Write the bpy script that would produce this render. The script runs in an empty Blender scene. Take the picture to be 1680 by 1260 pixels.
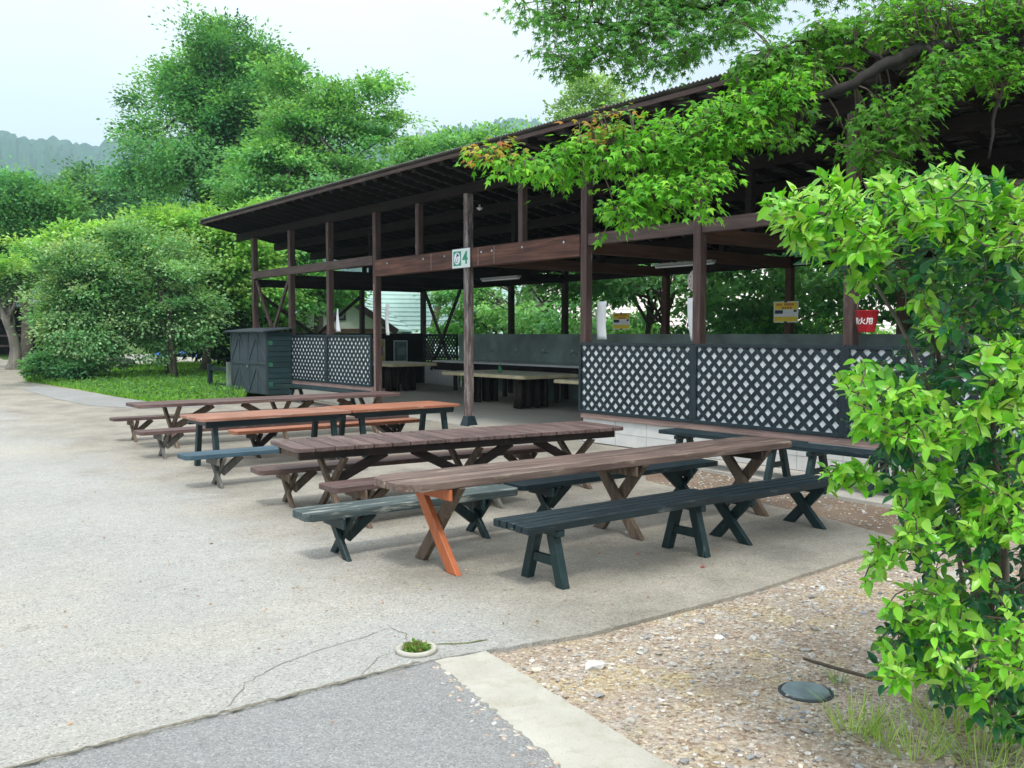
import bpy, bmesh, math, random
import numpy as np
from mathutils import Vector, Matrix
C = bpy.context.scene.collection
PI = math.pi; R = math.radians
random.seed(7); rng = np.random.default_rng(7)

# ------------------------------------------------------------ camera, sky, sun, exposure
CAM_H = 1.6; YAW = R(-38.2); PIT = math.atan(82/1500); FPX = 1500.0
sc = bpy.context.scene
cd = bpy.data.cameras.new('camera'); cam = bpy.data.objects.new('camera', cd); C.objects.link(cam)
cam.location = (0, 0, CAM_H); cam.rotation_euler = (PI/2-PIT, 0, YAW)
cd.sensor_width = 36; cd.lens = 36*FPX/1680; cd.clip_start = 0.05; cd.clip_end = 4000
sc.camera = cam
sc.view_settings.view_transform = 'Standard'; sc.view_settings.look = 'None'
sc.view_settings.exposure = 0.6; sc.view_settings.gamma = 1.0
SUN_EL = R(58); SUN_AZ = R(215)          # azimuth measured clockwise from +Y
w = bpy.data.worlds.new('World'); sc.world = w; w.use_nodes = True
nt = w.node_tree; nt.nodes.clear()
def N(nt, typ, **kw):
    n = nt.nodes.new(typ)
    for k, v in kw.items():
        if k.startswith('i_'):
            key = k[2:]; key = int(key) if key.isdigit() else key.replace('_', ' ')
            n.inputs[key].default_value = v
        else: setattr(n, k, v)
    return n
def ramp(nt, stops, interp='LINEAR'):
    n = nt.nodes.new('ShaderNodeValToRGB'); cr = n.color_ramp; cr.interpolation = interp
    while len(cr.elements) < len(stops): cr.elements.new(0.5)
    for e, (p, c) in zip(cr.elements, stops):
        e.position = p; e.color = (*c, 1) if len(c) == 3 else c
    return n
L = nt.links.new
sky = N(nt, 'ShaderNodeTexSky', sky_type='NISHITA', sun_disc=False, sun_elevation=SUN_EL, sun_rotation=SUN_AZ, air_density=1.0, dust_density=2.0, ozone_density=1.5)
tc = N(nt, 'ShaderNodeTexCoord')
mp = N(nt, 'ShaderNodeMapping'); mp.inputs['Scale'].default_value = (1, 1, 2.2)
no = N(nt, 'ShaderNodeTexNoise', i_Scale=1.7, i_Detail=5.0, i_Roughness=0.45, i_Distortion=0.3)
L(tc.outputs['Generated'], mp.inputs[0]); L(mp.outputs[0], no.inputs['Vector'])
rp = ramp(nt, [(0.38, (0.66, 0.66, 0.66)), (0.60, (1.0, 1.0, 1.0))])
L(no.outputs['Fac'], rp.inputs[0])
sep = N(nt, 'ShaderNodeSeparateXYZ'); L(tc.outputs['Generated'], sep.inputs[0])
# overcast luminance rises towards the zenith (cloud deck)
zr = ramp(nt, [(0.0, (8.4, 9.5, 10.8)), (0.2, (9.4, 10.2, 10.9)), (0.36, (10.3, 10.6, 10.6)), (0.6, (12.0, 12.3, 12.6)), (1.0, (16.5, 16.8, 17.2))])
L(sep.outputs['Z'], zr.inputs[0])
mxs = N(nt, 'ShaderNodeMixRGB'); L(rp.outputs[0], mxs.inputs['Fac']); L(sky.outputs[0], mxs.inputs['Color1']); L(zr.outputs[0], mxs.inputs['Color2'])
bg = N(nt, 'ShaderNodeBackground', i_Strength=0.1); L(mxs.outputs[0], bg.inputs['Color'])
wo = N(nt, 'ShaderNodeOutputWorld'); L(bg.outputs[0], wo.inputs['Surface'])
sl = bpy.data.lights.new('sun', 'SUN'); sl.energy = 2.1; sl.angle = R(10); sl.color = (1, 0.965, 0.9)
so = bpy.data.objects.new('sun', sl); C.objects.link(so)
sd = Vector((math.sin(SUN_AZ)*math.cos(SUN_EL), math.cos(SUN_AZ)*math.cos(SUN_EL), math.sin(SUN_EL)))
so.rotation_euler = sd.to_track_quat('Z', 'Y').to_euler(); so.location = (0, 0, 60)

# ------------------------------------------------------------ helpers
RCAM = Matrix.Rotation(YAW, 3, 'Z') @ Matrix.Rotation(PI/2-PIT, 3, 'X')
def at(px, py, d):                       # point seen at a photo pixel, d metres ahead
    return Vector((0, 0, CAM_H)) + (RCAM @ Vector(((px-840)/FPX, -(py-630)/FPX, -1)))*d
def g(y): return 0.022*min(max(0, y-14), 45.5)
def tag(o, label=None, cat=None, group=None, kind=None):
    if label: o['label'] = label
    if cat: o['category'] = cat
    if group: o['group'] = group
    if kind: o['kind'] = kind
    return o
def empty(name, loc=(0, 0, 0), rz=0, label=None, cat=None, group=None):
    o = bpy.data.objects.new(name, None); C.objects.link(o); o.location = loc; o.rotation_euler = (0, 0, rz)
    o.empty_display_size = 0.1
    return tag(o, label, cat, group)
def copy_tree(o, parent=None):
    c = o.copy(); C.objects.link(c); c.parent = parent
    for ch in list(o.children): copy_tree(ch, c)
    return c
class MB:
    def __init__(s): s.v = []; s.f = []
    def add(s, vs, fs):
        b = len(s.v); s.v += [tuple(v) for v in vs]; s.f += [tuple(b+i for i in f) for f in fs]; return s
    def box(s, x0, x1, y0, y1, z0, z1):
        return s.add([(x0,y0,z0),(x1,y0,z0),(x1,y1,z0),(x0,y1,z0),(x0,y0,z1),(x1,y0,z1),(x1,y1,z1),(x0,y1,z1)],
                     [(0,3,2,1),(4,5,6,7),(0,1,5,4),(1,2,6,5),(2,3,7,6),(3,0,4,7)])
    def prism(s, poly, a, b, f):         # polygon of 2-D points swept a..b ; f(u,v,t)->xyz
        n = len(poly); vs = [f(u, v, a) for u, v in poly]+[f(u, v, b) for u, v in poly]
        return s.add(vs, [tuple(range(n))[::-1], tuple(range(n, 2*n))]+[(i, (i+1) % n, (i+1) % n+n, i+n) for i in range(n)])
    def bar(s, p, q, w, h, up=(0, 0, 1)):
        p = Vector(p); q = Vector(q); d = (q-p).normalized(); sd_ = d.cross(Vector(up)).normalized(); u = sd_.cross(d)
        vs = []
        for c in (p, q):
            for a, b in ((-1,-1),(1,-1),(1,1),(-1,1)): vs.append(c+sd_*a*w/2+u*b*h/2)
        return s.add(vs, [(0,3,2,1),(4,5,6,7),(0,1,5,4),(1,2,6,5),(2,3,7,6),(3,0,4,7)])
    def skew(s, xc, t, y0, y1, z0, z1, wd):   # leg in the YZ plane with level-cut ends
        return s.prism([(y0-wd/2, z0), (y0+wd/2, z0), (y1+wd/2, z1), (y1-wd/2, z1)], xc-t/2, xc+t/2, lambda u, v, k: (k, u, v))
    def tube(s, pts, rad, n=8, cap=True):
        pts = [Vector(p) for p in pts]; rings = []; b = len(s.v)
        a = Vector((0.31, 0.57, 0.76))
        for i, p in enumerate(pts):
            d = (pts[min(i+1, len(pts)-1)]-pts[max(i-1, 0)]).normalized()
            e1 = d.cross(a)
            e1 = e1.normalized() if e1.length > 1e-3 else d.orthogonal().normalized()
            e2 = d.cross(e1); r = rad[i] if hasattr(rad, '__len__') else rad
            for k in range(n):
                t = 2*PI*k/n; s.v.append(tuple(p+(e1*math.cos(t)+e2*math.sin(t))*r))
        for i in range(len(pts)-1):
            for k in range(n):
                s.f.append((b+i*n+k, b+i*n+(k+1) % n, b+(i+1)*n+(k+1) % n, b+(i+1)*n+k))
        if cap:
            s.f.append(tuple(b+k for k in range(n))[::-1]); s.f.append(tuple(b+(len(pts)-1)*n+k for k in range(n)))
        return s
    def lathe(s, prof, n=24, c=(0, 0, 0)):
        b = len(s.v)
        for r, z in prof:
            for k in range(n): s.v.append((c[0]+r*math.cos(2*PI*k/n), c[1]+r*math.sin(2*PI*k/n), c[2]+z))
        for i in range(len(prof)-1):
            for k in range(n): s.f.append((b+i*n+k, b+i*n+(k+1) % n, b+(i+1)*n+(k+1) % n, b+(i+1)*n+k))
        if prof[0][0] > 1e-4: s.f.append(tuple(b+k for k in range(n))[::-1])
        if prof[-1][0] > 1e-4: s.f.append(tuple(b+(len(prof)-1)*n+k for k in range(n)))
        return s
    def build(s, name, mat=None, parent=None, bevel=0, smooth=False, loc=None):
        me = bpy.data.meshes.new(name); me.from_pydata(s.v, [], s.f); me.update()
        if mat: me.materials.append(mat)
        o = bpy.data.objects.new(name, me); C.objects.link(o); o.parent = parent
        if loc is not None: o.location = loc
        if smooth: me.polygons.foreach_set('use_smooth', [True]*len(me.polygons))
        if bevel:
            m = o.modifiers.new('bevel', 'BEVEL'); m.width = bevel; m.segments = 2; m.limit_method = 'ANGLE'; m.angle_limit = R(40)
        return o

# ------------------------------------------------------------ materials
def new_mat(name, rough=0.7, spec=0.5):
    m = bpy.data.materials.new(name); m.use_nodes = True; t = m.node_tree
    b = t.nodes['Principled BSDF']; b.inputs['Roughness'].default_value = rough
    b.inputs['Specular IOR Level'].default_value = spec
    return m, t, b
def plain(name, col, rough=0.6, metal=0, spec=0.5, var=0.12, scale=6):
    m, t, b = new_mat(name, rough, spec); b.inputs['Metallic'].default_value = metal
    tcn = N(t, 'ShaderNodeTexCoord'); n = N(t, 'ShaderNodeTexNoise', i_Scale=scale, i_Detail=6.0)
    t.links.new(tcn.outputs['Object'], n.inputs['Vector'])
    r = ramp(t, [(0.3, tuple(c*(1-var) for c in col)), (0.7, tuple(min(1, c*(1+var)) for c in col))])
    t.links.new(n.outputs['Fac'], r.inputs[0]); t.links.new(r.outputs[0], b.inputs['Base Color'])
    return m
def wood(name, cols, axis=0, rough=0.62, worn=None, wear=0.5, grain=1.0, bump=0.35, spec=0.4):
    """cols: dark, mid, light; worn: colour of the bare wood showing through in patches"""
    m, t, b = new_mat(name, rough, spec); lk = t.links.new
    tcn = N(t, 'ShaderNodeTexCoord'); oi = N(t, 'ShaderNodeObjectInfo'); geo = N(t, 'ShaderNodeNewGeometry')
    ad = N(t, 'ShaderNodeVectorMath', operation='ADD'); mu = N(t, 'ShaderNodeMath', operation='MULTIPLY', i_1=37.0)
    ad2 = N(t, 'ShaderNodeMath', operation='MULTIPLY_ADD', i_1=19.0)
    lk(geo.outputs['Random Per Island'], ad2.inputs[0]); lk(oi.outputs['Random'], mu.inputs[0]); lk(mu.outputs[0], ad2.inputs[2])
    lk(tcn.outputs['Object'], ad.inputs[0]); lk(ad2.outputs[0], ad.inputs[1])
    mpn = N(t, 'ShaderNodeMapping'); s = [26*grain]*3; s[axis] = 1.6*grain; mpn.inputs['Scale'].default_value = s
    lk(ad.outputs[0], mpn.inputs[0])
    n1 = N(t, 'ShaderNodeTexNoise', i_Scale=1.0, i_Detail=7.0, i_Roughness=0.62, i_Distortion=0.6); lk(mpn.outputs[0], n1.inputs['Vector'])
    r1 = ramp(t, [(0.3, cols[0]), (0.52, cols[1]), (0.75, cols[2])]); lk(n1.outputs['Fac'], r1.inputs[0])
    # broad tone change per plank and along it
    n2 = N(t, 'ShaderNodeTexNoise', i_Scale=2.3, i_Detail=4.0); lk(ad.outputs[0], n2.inputs['Vector'])
    mr = N(t, 'ShaderNodeMapRange'); mr.inputs[1].default_value = 0.3; mr.inputs[2].default_value = 0.7; mr.inputs[3].default_value = 0.8; mr.inputs[4].default_value = 1.2
    lk(n2.outputs['Fac'], mr.inputs[0])
    mi = N(t, 'ShaderNodeMath', operation='MULTIPLY_ADD', i_1=0.28); mi.inputs[2].default_value = 0.86; lk(geo.outputs['Random Per Island'], mi.inputs[0])
    mm = N(t, 'ShaderNodeMath', operation='MULTIPLY'); lk(mr.outputs[0], mm.inputs[0]); lk(mi.outputs[0], mm.inputs[1])
    hs = N(t, 'ShaderNodeHueSaturation'); lk(r1.outputs[0], hs.inputs['Color']); lk(mm.outputs[0], hs.inputs['Value'])
    col = hs.outputs[0]
    if worn:
        mp2 = N(t, 'ShaderNodeMapping'); s2 = [16, 16, 16]; s2[axis] = 2.5; mp2.inputs['Scale'].default_value = s2; lk(ad.outputs[0], mp2.inputs[0])
        n3 = N(t, 'ShaderNodeTexNoise', i_Scale=1.0, i_Detail=9.0, i_Roughness=0.7); lk(mp2.outputs[0], n3.inputs['Vector'])
        th = 0.72-0.3*wear
        r3 = ramp(t, [(th, (0, 0, 0)), (th+0.1, (1, 1, 1))]); lk(n3.outputs['Fac'], r3.inputs[0])
        mx = N(t, 'ShaderNodeMixRGB', i_Color2=(*worn, 1)); lk(r3.outputs[0], mx.inputs['Fac']); lk(col, mx.inputs['Color1']); col = mx.outputs[0]
    lk(col, b.inputs['Base Color'])
    bp = N(t, 'ShaderNodeBump', i_Strength=bump, i_Distance=0.004); lk(n1.outputs['Fac'], bp.inputs['Height']); lk(bp.outputs[0], b.inputs['Normal'])
    rr = N(t, 'ShaderNodeMapRange'); rr.inputs[3].default_value = rough-0.1; rr.inputs[4].default_value = min(1, rough+0.2)
    lk(n1.outputs['Fac'], rr.inputs[0]); lk(rr.outputs[0], b.inputs['Roughness'])
    return m
def ground_mat(name, layers, speck, bump=0.5, rough=0.9, bscale=180, zone=False):
    """layers: (scale, lo, hi, colA, colB) broad; speck: (scale, [(pos,col)...], mix)"""
    m, t, b = new_mat(name, rough, 0.25); lk = t.links.new
    tcn = N(t, 'ShaderNodeTexCoord'); P = tcn.outputs['Object']
    s0, c0 = layers[0]; n = N(t, 'ShaderNodeTexNoise', i_Scale=s0, i_Detail=8.0, i_Roughness=0.6); lk(P, n.inputs['Vector'])
    r = ramp(t, c0); lk(n.outputs['Fac'], r.inputs[0]); col = r.outputs[0]
    for s1, lo, hi, c in layers[1:]:
        n = N(t, 'ShaderNodeTexNoise', i_Scale=s1, i_Detail=7.0, i_Roughness=0.6, i_Distortion=0.4); lk(P, n.inputs['Vector'])
        r = ramp(t, [(lo, (0, 0, 0)), (hi, (1, 1, 1))]); lk(n.outputs['Fac'], r.inputs[0])
        mx = N(t, 'ShaderNodeMixRGB', i_Color2=(*c, 1)); lk(r.outputs[0], mx.inputs['Fac']); lk(col, mx.inputs['Color1']); col = mx.outputs[0]
    if zone:                             # trodden sand and dirt round the tables, colour darkened for the shade under them
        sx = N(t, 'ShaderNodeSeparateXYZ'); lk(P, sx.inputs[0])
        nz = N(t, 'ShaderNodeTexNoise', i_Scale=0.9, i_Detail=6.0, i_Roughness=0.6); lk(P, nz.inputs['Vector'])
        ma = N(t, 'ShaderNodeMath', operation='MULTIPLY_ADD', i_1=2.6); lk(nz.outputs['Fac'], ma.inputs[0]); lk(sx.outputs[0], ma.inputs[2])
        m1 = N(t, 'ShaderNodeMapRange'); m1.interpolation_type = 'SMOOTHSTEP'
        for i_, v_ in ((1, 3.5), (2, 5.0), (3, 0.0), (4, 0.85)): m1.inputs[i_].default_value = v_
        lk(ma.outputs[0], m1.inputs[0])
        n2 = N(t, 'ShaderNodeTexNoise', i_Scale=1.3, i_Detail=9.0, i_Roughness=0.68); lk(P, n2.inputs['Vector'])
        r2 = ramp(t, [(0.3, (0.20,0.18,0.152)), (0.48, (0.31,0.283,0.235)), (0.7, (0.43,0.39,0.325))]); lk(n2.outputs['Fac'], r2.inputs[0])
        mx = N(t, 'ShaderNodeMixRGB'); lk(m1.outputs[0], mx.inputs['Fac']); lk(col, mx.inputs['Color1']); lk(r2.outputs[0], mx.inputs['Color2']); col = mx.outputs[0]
    hts = []
    for s1, stops, f in speck:
        v = N(t, 'ShaderNodeTexVoronoi', i_Scale=s1); v.feature = 'F1'; lk(P, v.inputs['Vector'])
        sp = N(t, 'ShaderNodeSeparateColor'); lk(v.outputs['Color'], sp.inputs[0])
        r = ramp(t, stops); lk(sp.outputs[0], r.inputs[0])
        mx = N(t, 'ShaderNodeMixRGB', blend_type='MULTIPLY', i_Fac=f); lk(col, mx.inputs['Color1']); lk(r.outputs[0], mx.inputs['Color2']); col = mx.outputs[0]
        hts.append(v.outputs['Distance'])
    lk(col, b.inputs['Base Color'])
    nb = N(t, 'ShaderNodeTexNoise', i_Scale=bscale, i_Detail=4.0, i_Roughness=0.7); lk(P, nb.inputs['Vector'])
    bp = N(t, 'ShaderNodeBump', i_Strength=bump, i_Distance=0.006); lk(nb.outputs['Fac'], bp.inputs['Height']); last = bp
    if hts:
        bp2 = N(t, 'ShaderNodeBump', i_Strength=bump, i_Distance=0.004); bp2.invert = True; lk(hts[0], bp2.inputs['Height']); lk(bp.outputs[0], bp2.inputs['Normal']); last = bp2
    lk(last.outputs[0], b.inputs['Normal'])
    return m
M = {}
M['brown_top'] = wood('faded_brown_plank', ((0.075,0.042,0.038),(0.135,0.082,0.074),(0.20,0.14,0.13)), 0, 0.5, (0.29,0.22,0.19), 0.42)
M['brown_top_y'] = wood('faded_brown_slat', ((0.075,0.045,0.042),(0.14,0.092,0.085),(0.22,0.165,0.155)), 1, 0.5, (0.30,0.25,0.22), 0.42)
M['old_top'] = wood('weathered_brown_plank', ((0.07,0.04,0.033),(0.18,0.12,0.10),(0.29,0.215,0.19)), 0, 0.55, (0.34,0.27,0.205), 0.55)
M['brown_leg'] = wood('brown_leg', ((0.09,0.06,0.042),(0.15,0.105,0.075),(0.23,0.17,0.125)), 2, 0.7, (0.30,0.25,0.18), 0.5)
M['grey_leg'] = wood('grey_leg', ((0.10,0.095,0.09),(0.17,0.16,0.145),(0.26,0.24,0.21)), 2, 0.75, (0.34,0.3,0.25), 0.5)
M['dark_brown'] = wood('dark_brown', ((0.02,0.013,0.012),(0.036,0.024,0.02),(0.06,0.042,0.036)), 0, 0.65)
M['orange'] = wood('orange_paint', ((0.33,0.115,0.06),(0.42,0.165,0.095),(0.48,0.22,0.14)), 0, 0.55, (0.46,0.28,0.2), 0.45)
M['orange_faded'] = wood('faded_orange_paint', ((0.30,0.12,0.075),(0.39,0.18,0.12),(0.45,0.25,0.18)), 0, 0.55, (0.46,0.30,0.23), 0.6)
M['orange_leg'] = wood('orange_leg', ((0.42,0.11,0.04),(0.50,0.145,0.055),(0.55,0.18,0.08)), 2, 0.5)
M['green'] = wood('dark_green_paint', ((0.004,0.013,0.018),(0.008,0.023,0.031),(0.018,0.042,0.054)), 0, 0.36, (0.12,0.14,0.14), 0.42)
M['green_leg'] = wood('dark_green_leg', ((0.006,0.020,0.023),(0.011,0.034,0.038),(0.024,0.056,0.058)), 2, 0.45, (0.12,0.125,0.11), 0.4)
M['blue_top'] = wood('blue_green_paint', ((0.025,0.055,0.08),(0.05,0.10,0.135),(0.09,0.155,0.20)), 0, 0.5, (0.2,0.24,0.26), 0.2)
M['green_worn'] = wood('weathered_green_paint', ((0.02,0.036,0.04),(0.065,0.09,0.09),(0.17,0.20,0.19)), 0, 0.6, (0.30,0.32,0.29), 0.62)
M['post'] = wood('brown_post', ((0.05,0.027,0.024),(0.09,0.053,0.048),(0.15,0.10,0.09)), 2, 0.62, (0.26,0.21,0.2), 0.42)
M['post_grey'] = wood('greyed_post', ((0.075,0.045,0.042),(0.14,0.10,0.095),(0.22,0.175,0.17)), 2, 0.62, (0.31,0.28,0.275), 0.75)
M['beam'] = wood('red_brown_beam', ((0.025,0.010,0.008),(0.12,0.045,0.030),(0.23,0.11,0.08)), 1, 0.6, grain=0.55, bump=0.5)
M['beam_brown'] = wood('brown_beam', ((0.05,0.03,0.027),(0.10,0.062,0.055),(0.16,0.11,0.1)), 1, 0.6)
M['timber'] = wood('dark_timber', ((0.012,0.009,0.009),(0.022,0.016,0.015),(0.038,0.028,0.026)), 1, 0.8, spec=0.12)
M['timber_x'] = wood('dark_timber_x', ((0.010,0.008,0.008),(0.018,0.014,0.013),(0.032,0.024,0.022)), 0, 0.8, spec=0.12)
M['tie'] = wood('inner_brown_beam', ((0.045,0.02,0.013),(0.085,0.04,0.026),(0.14,0.07,0.05)), 0, 0.6)
M['sill'] = wood('pinkish_sill', ((0.22,0.14,0.125),(0.31,0.21,0.19),(0.4,0.29,0.27)), 1, 0.7, (0.42,0.36,0.33), 0.4)
M['lattice'] = wood('black_green_paint', ((0.009,0.018,0.024),(0.013,0.026,0.034),(0.022,0.04,0.05)), 2, 0.4)
M['shed'] = wood('slate_paint', ((0.030,0.042,0.055),(0.048,0.064,0.08),(0.075,0.095,0.112)), 0, 0.6, (0.14,0.16,0.17), 0.25)
M['shed_side'] = wood('shed_side', ((0.010,0.03,0.034),(0.016,0.042,0.048),(0.025,0.06,0.06)), 0, 0.6)
M['white_board'] = plain('white_board', (0.84, 0.87, 0.89), 0.6, var=0.04)
M['roof_sheet'] = plain('corrugated_sheet', (0.16, 0.165, 0.15), 0.45, metal=0.3, var=0.3, scale=2)
M['block'] = plain('pale_block', (0.62, 0.62, 0.61), 0.8, var=0.08)
M['back_wall'] = plain('grey_concrete_wall', (0.2, 0.245, 0.225), 0.85, var=0.4, scale=1.6)
M['steel'] = plain('steel', (0.6, 0.62, 0.62), 0.3, metal=1.0)
M['cream'] = plain('cream_concrete', (0.72, 0.60, 0.38), 0.8, var=0.15, scale=5)
M['cream_top'] = plain('worn_concrete_top', (0.52, 0.49, 0.40), 0.7, var=0.2, scale=5)
M['paper'] = plain('paper', (0.85, 0.86, 0.88), 0.8, var=0.03)
M['bark'] = wood('bark', ((0.05,0.042,0.036),(0.09,0.075,0.062),(0.14,0.12,0.10)), 2, 0.9, grain=0.5, bump=1.0)
M['bark_dark'] = wood('dark_bark', ((0.012,0.01,0.009),(0.024,0.02,0.018),(0.045,0.038,0.034)), 2, 0.9, grain=0.5, bump=1.0)
M['bark_pale'] = wood('pale_bark', ((0.12,0.11,0.10),(0.2,0.18,0.16),(0.3,0.28,0.25)), 2, 0.9, grain=0.4, bump=1.0)
M['twig'] = plain('twig', (0.10, 0.075, 0.055), 0.8, var=0.3, scale=30)
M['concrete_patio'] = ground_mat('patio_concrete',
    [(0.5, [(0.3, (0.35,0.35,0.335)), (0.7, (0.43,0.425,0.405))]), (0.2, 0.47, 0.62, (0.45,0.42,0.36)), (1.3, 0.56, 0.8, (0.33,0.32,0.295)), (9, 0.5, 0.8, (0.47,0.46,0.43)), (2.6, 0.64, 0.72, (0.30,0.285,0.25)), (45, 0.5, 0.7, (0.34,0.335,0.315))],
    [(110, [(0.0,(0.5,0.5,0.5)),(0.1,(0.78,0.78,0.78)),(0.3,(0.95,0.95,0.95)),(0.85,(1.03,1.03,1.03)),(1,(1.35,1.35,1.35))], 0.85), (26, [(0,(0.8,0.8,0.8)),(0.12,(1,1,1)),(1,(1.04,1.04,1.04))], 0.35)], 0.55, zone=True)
M['asphalt'] = ground_mat('asphalt',
    [(0.8, [(0.3, (0.325,0.323,0.318)), (0.7, (0.39,0.388,0.382))]), (5, 0.5, 0.8, (0.38,0.385,0.385)), (0.6, 0.55, 0.7, (0.34,0.335,0.32))],
    [(125, [(0,(0.55,0.55,0.57)),(0.25,(0.82,0.82,0.84)),(0.8,(1,1,1)),(1.0,(1.4,1.4,1.4))], 0.7), (40, [(0,(0.8,0.8,0.8)),(0.2,(1,1,1))], 0.5)], 1.0)
M['gravel_soil'] = ground_mat('gravel_soil',
    [(1.3, [(0.3, (0.36,0.295,0.23)), (0.7, (0.49,0.42,0.335))]), (1.8, 0.5, 0.66, (0.50,0.42,0.26)), (9, 0.48, 0.68, (0.49,0.46,0.42))],
    [(60, [(0,(0.45,0.36,0.3)),(0.25,(0.85,0.8,0.78)),(0.8,(1,1,1)),(1,(1.45,1.45,1.45))], 0.85), (150, [(0,(0.6,0.5,0.45)),(0.4,(1,1,1)),(1,(1.2,1.2,1.2))], 0.7)], 1.0, bscale=90)
M['brown_soil'] = ground_mat('brown_soil',
    [(2.0, [(0.3, (0.20,0.14,0.10)), (0.7, (0.32,0.25,0.19))])], [(90, [(0,(0.5,0.45,0.4)),(0.4,(1,1,1))], 0.7)], 1.0, bscale=80)
M['kerb'] = ground_mat('kerb_concrete',
    [(2.5, [(0.3, (0.42,0.40,0.35)), (0.7, (0.54,0.52,0.46))]), (7, 0.5, 0.75, (0.38,0.36,0.29)), (0.8, 0.55, 0.7, (0.40,0.38,0.32))], [(130, [(0,(0.7,0.7,0.68)),(0.1,(1,1,1))], 0.5)], 0.3)
M['apron'] = ground_mat('apron_concrete', [(2.0, [(0.3, (0.42,0.40,0.36)), (0.7, (0.52,0.5,0.45))])], [(100, [(0,(0.7,0.7,0.7)),(0.2,(1,1,1))], 0.5)], 0.4)
M['floor'] = ground_mat('floor_concrete', [(0.7, [(0.3, (0.36,0.345,0.31)), (0.7, (0.46,0.445,0.40))])], [(100, [(0,(0.8,0.8,0.8)),(0.2,(1,1,1))], 0.5)], 0.2)
M['lawn_soil'] = ground_mat('lawn_soil', [(0.8, [(0.3, (0.06,0.12,0.03)), (0.7, (0.13,0.22,0.05))])], [(40, [(0,(0.5,0.6,0.4)),(0.5,(1,1,1))], 0.7)], 1.0, bscale=20)

def leaf_mat(name, rough=0.6, trans=0.42, spec=0.14, tint=(1.25, 1.2, 0.5)):
    m, t, b = new_mat(name, rough, spec); lk = t.links.new
    a = N(t, 'ShaderNodeAttribute', attribute_name='Col'); lk(a.outputs['Color'], b.inputs['Base Color'])
    tr = N(t, 'ShaderNodeBsdfTranslucent'); mx = N(t, 'ShaderNodeMixRGB', blend_type='MULTIPLY', i_Fac=1.0, i_Color2=(*tint, 1))
    lk(a.outputs['Color'], mx.inputs['Color1']); lk(mx.outputs[0], tr.inputs['Color'])
    ms = N(t, 'ShaderNodeMixShader', i_Fac=trans); lk(b.outputs[0], ms.inputs[1]); lk(tr.outputs[0], ms.inputs[2])
    lk(ms.outputs[0], t.nodes['Material Output'].inputs['Surface'])
    return m
M['leaf'] = leaf_mat('foliage'); M['leaf_gloss'] = leaf_mat('glossy_leaf', 0.3, 0.36, 0.5, (1.1,1.15,0.5))
M['leaf_maple'] = leaf_mat('maple_leaf', 0.5, 0.44, 0.22, (1.1,1.2,0.55))

# ------------------------------------------------------------ leaves
T_RHOMB = (np.array([(0,0,0),(0.45,0.3,0.07),(1,0,-0.08),(0.45,-0.3,0.07)], float), [(0,1,2,3)])
def t_star(lobes, valley, stem=0.0):
    """lobes: (angle, length); outline of a palmate leaf round its base centre, tip along +u"""
    pts = [(0.0, 0.0)]
    lo = sorted(lobes); out = []
    for i, (a, r) in enumerate(lo):
        out.append((r*math.cos(R(a)), r*math.sin(R(a))))
        if i < len(lo)-1:
            am = (a+lo[i+1][0])/2; out.append((valley*math.cos(R(am)), valley*math.sin(R(am))))
    vs = [(0.02, 0, 0.0)]+[(u, v, -0.12*(u*u+v*v)) for u, v in out]
    n = len(out)
    fs = [(0, i+1, i+2) for i in range(n-1)]
    return (np.array(vs, float), fs)
def t_lobed(lobes, valley, wid):
    """like t_star but each lobe has a waist so that it reads as a pointed finger"""
    lo = sorted(lobes); out = []
    for i, (a, r) in enumerate(lo):
        for da, rr in ((-wid, 0.62), (0, 1.0), (wid, 0.62)):
            out.append((r*rr*math.cos(R(a+da)), r*rr*math.sin(R(a+da))))
        if i < len(lo)-1:
            am = (a+lo[i+1][0])/2; out.append((valley*math.cos(R(am)), valley*math.sin(R(am))))
    vs = [(-0.05, 0, 0.0)]+[(u, v, -0.15*(u*u+v*v)) for u, v in out]
    return (np.array(vs, float), [(0, i+1, i+2) for i in range(len(out)-1)])
T_TRI = t_lobed([(-118, 0.32), (-52, 0.72), (0, 1.0), (52, 0.72), (118, 0.32)], 0.36, 11)
T_PALM = t_lobed([(-130, 0.38), (-82, 0.72), (-40, 0.95), (0, 1.0), (40, 0.95), (82, 0.72), (130, 0.38)], 0.30, 6.5)
def t_oval(w=0.24, curl=0.18, n=6):
    vs = []; 
    for i in range(n+1):
        u = i/n; h = w*math.sin(PI*min(1, u**0.85))**0.8*(1-0.25*u); z = -curl*u*u
        vs += [(u, -h, z+h*0.35), (u, 0, z), (u, h, z+h*0.35)]
    fs = []
    for i in range(n):
        a = 3*i; fs += [(a, a+3, a+4, a+1), (a+1, a+4, a+5, a+2)]
    return (np.array(vs, float), fs)
T_OVAL = t_oval()
T_LONG = t_oval(0.16, 0.25, 4)
T_BLADE = (np.array([(0,-0.03,0),(0,0.03,0),(0.5,0.025,0.0),(0.5,-0.025,0.0),(1,0,-0.22)], float), [(0,1,2,3),(3,2,4)])
def unit(a): return a/np.maximum(1e-9, np.linalg.norm(a, axis=1, keepdims=True))
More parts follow.
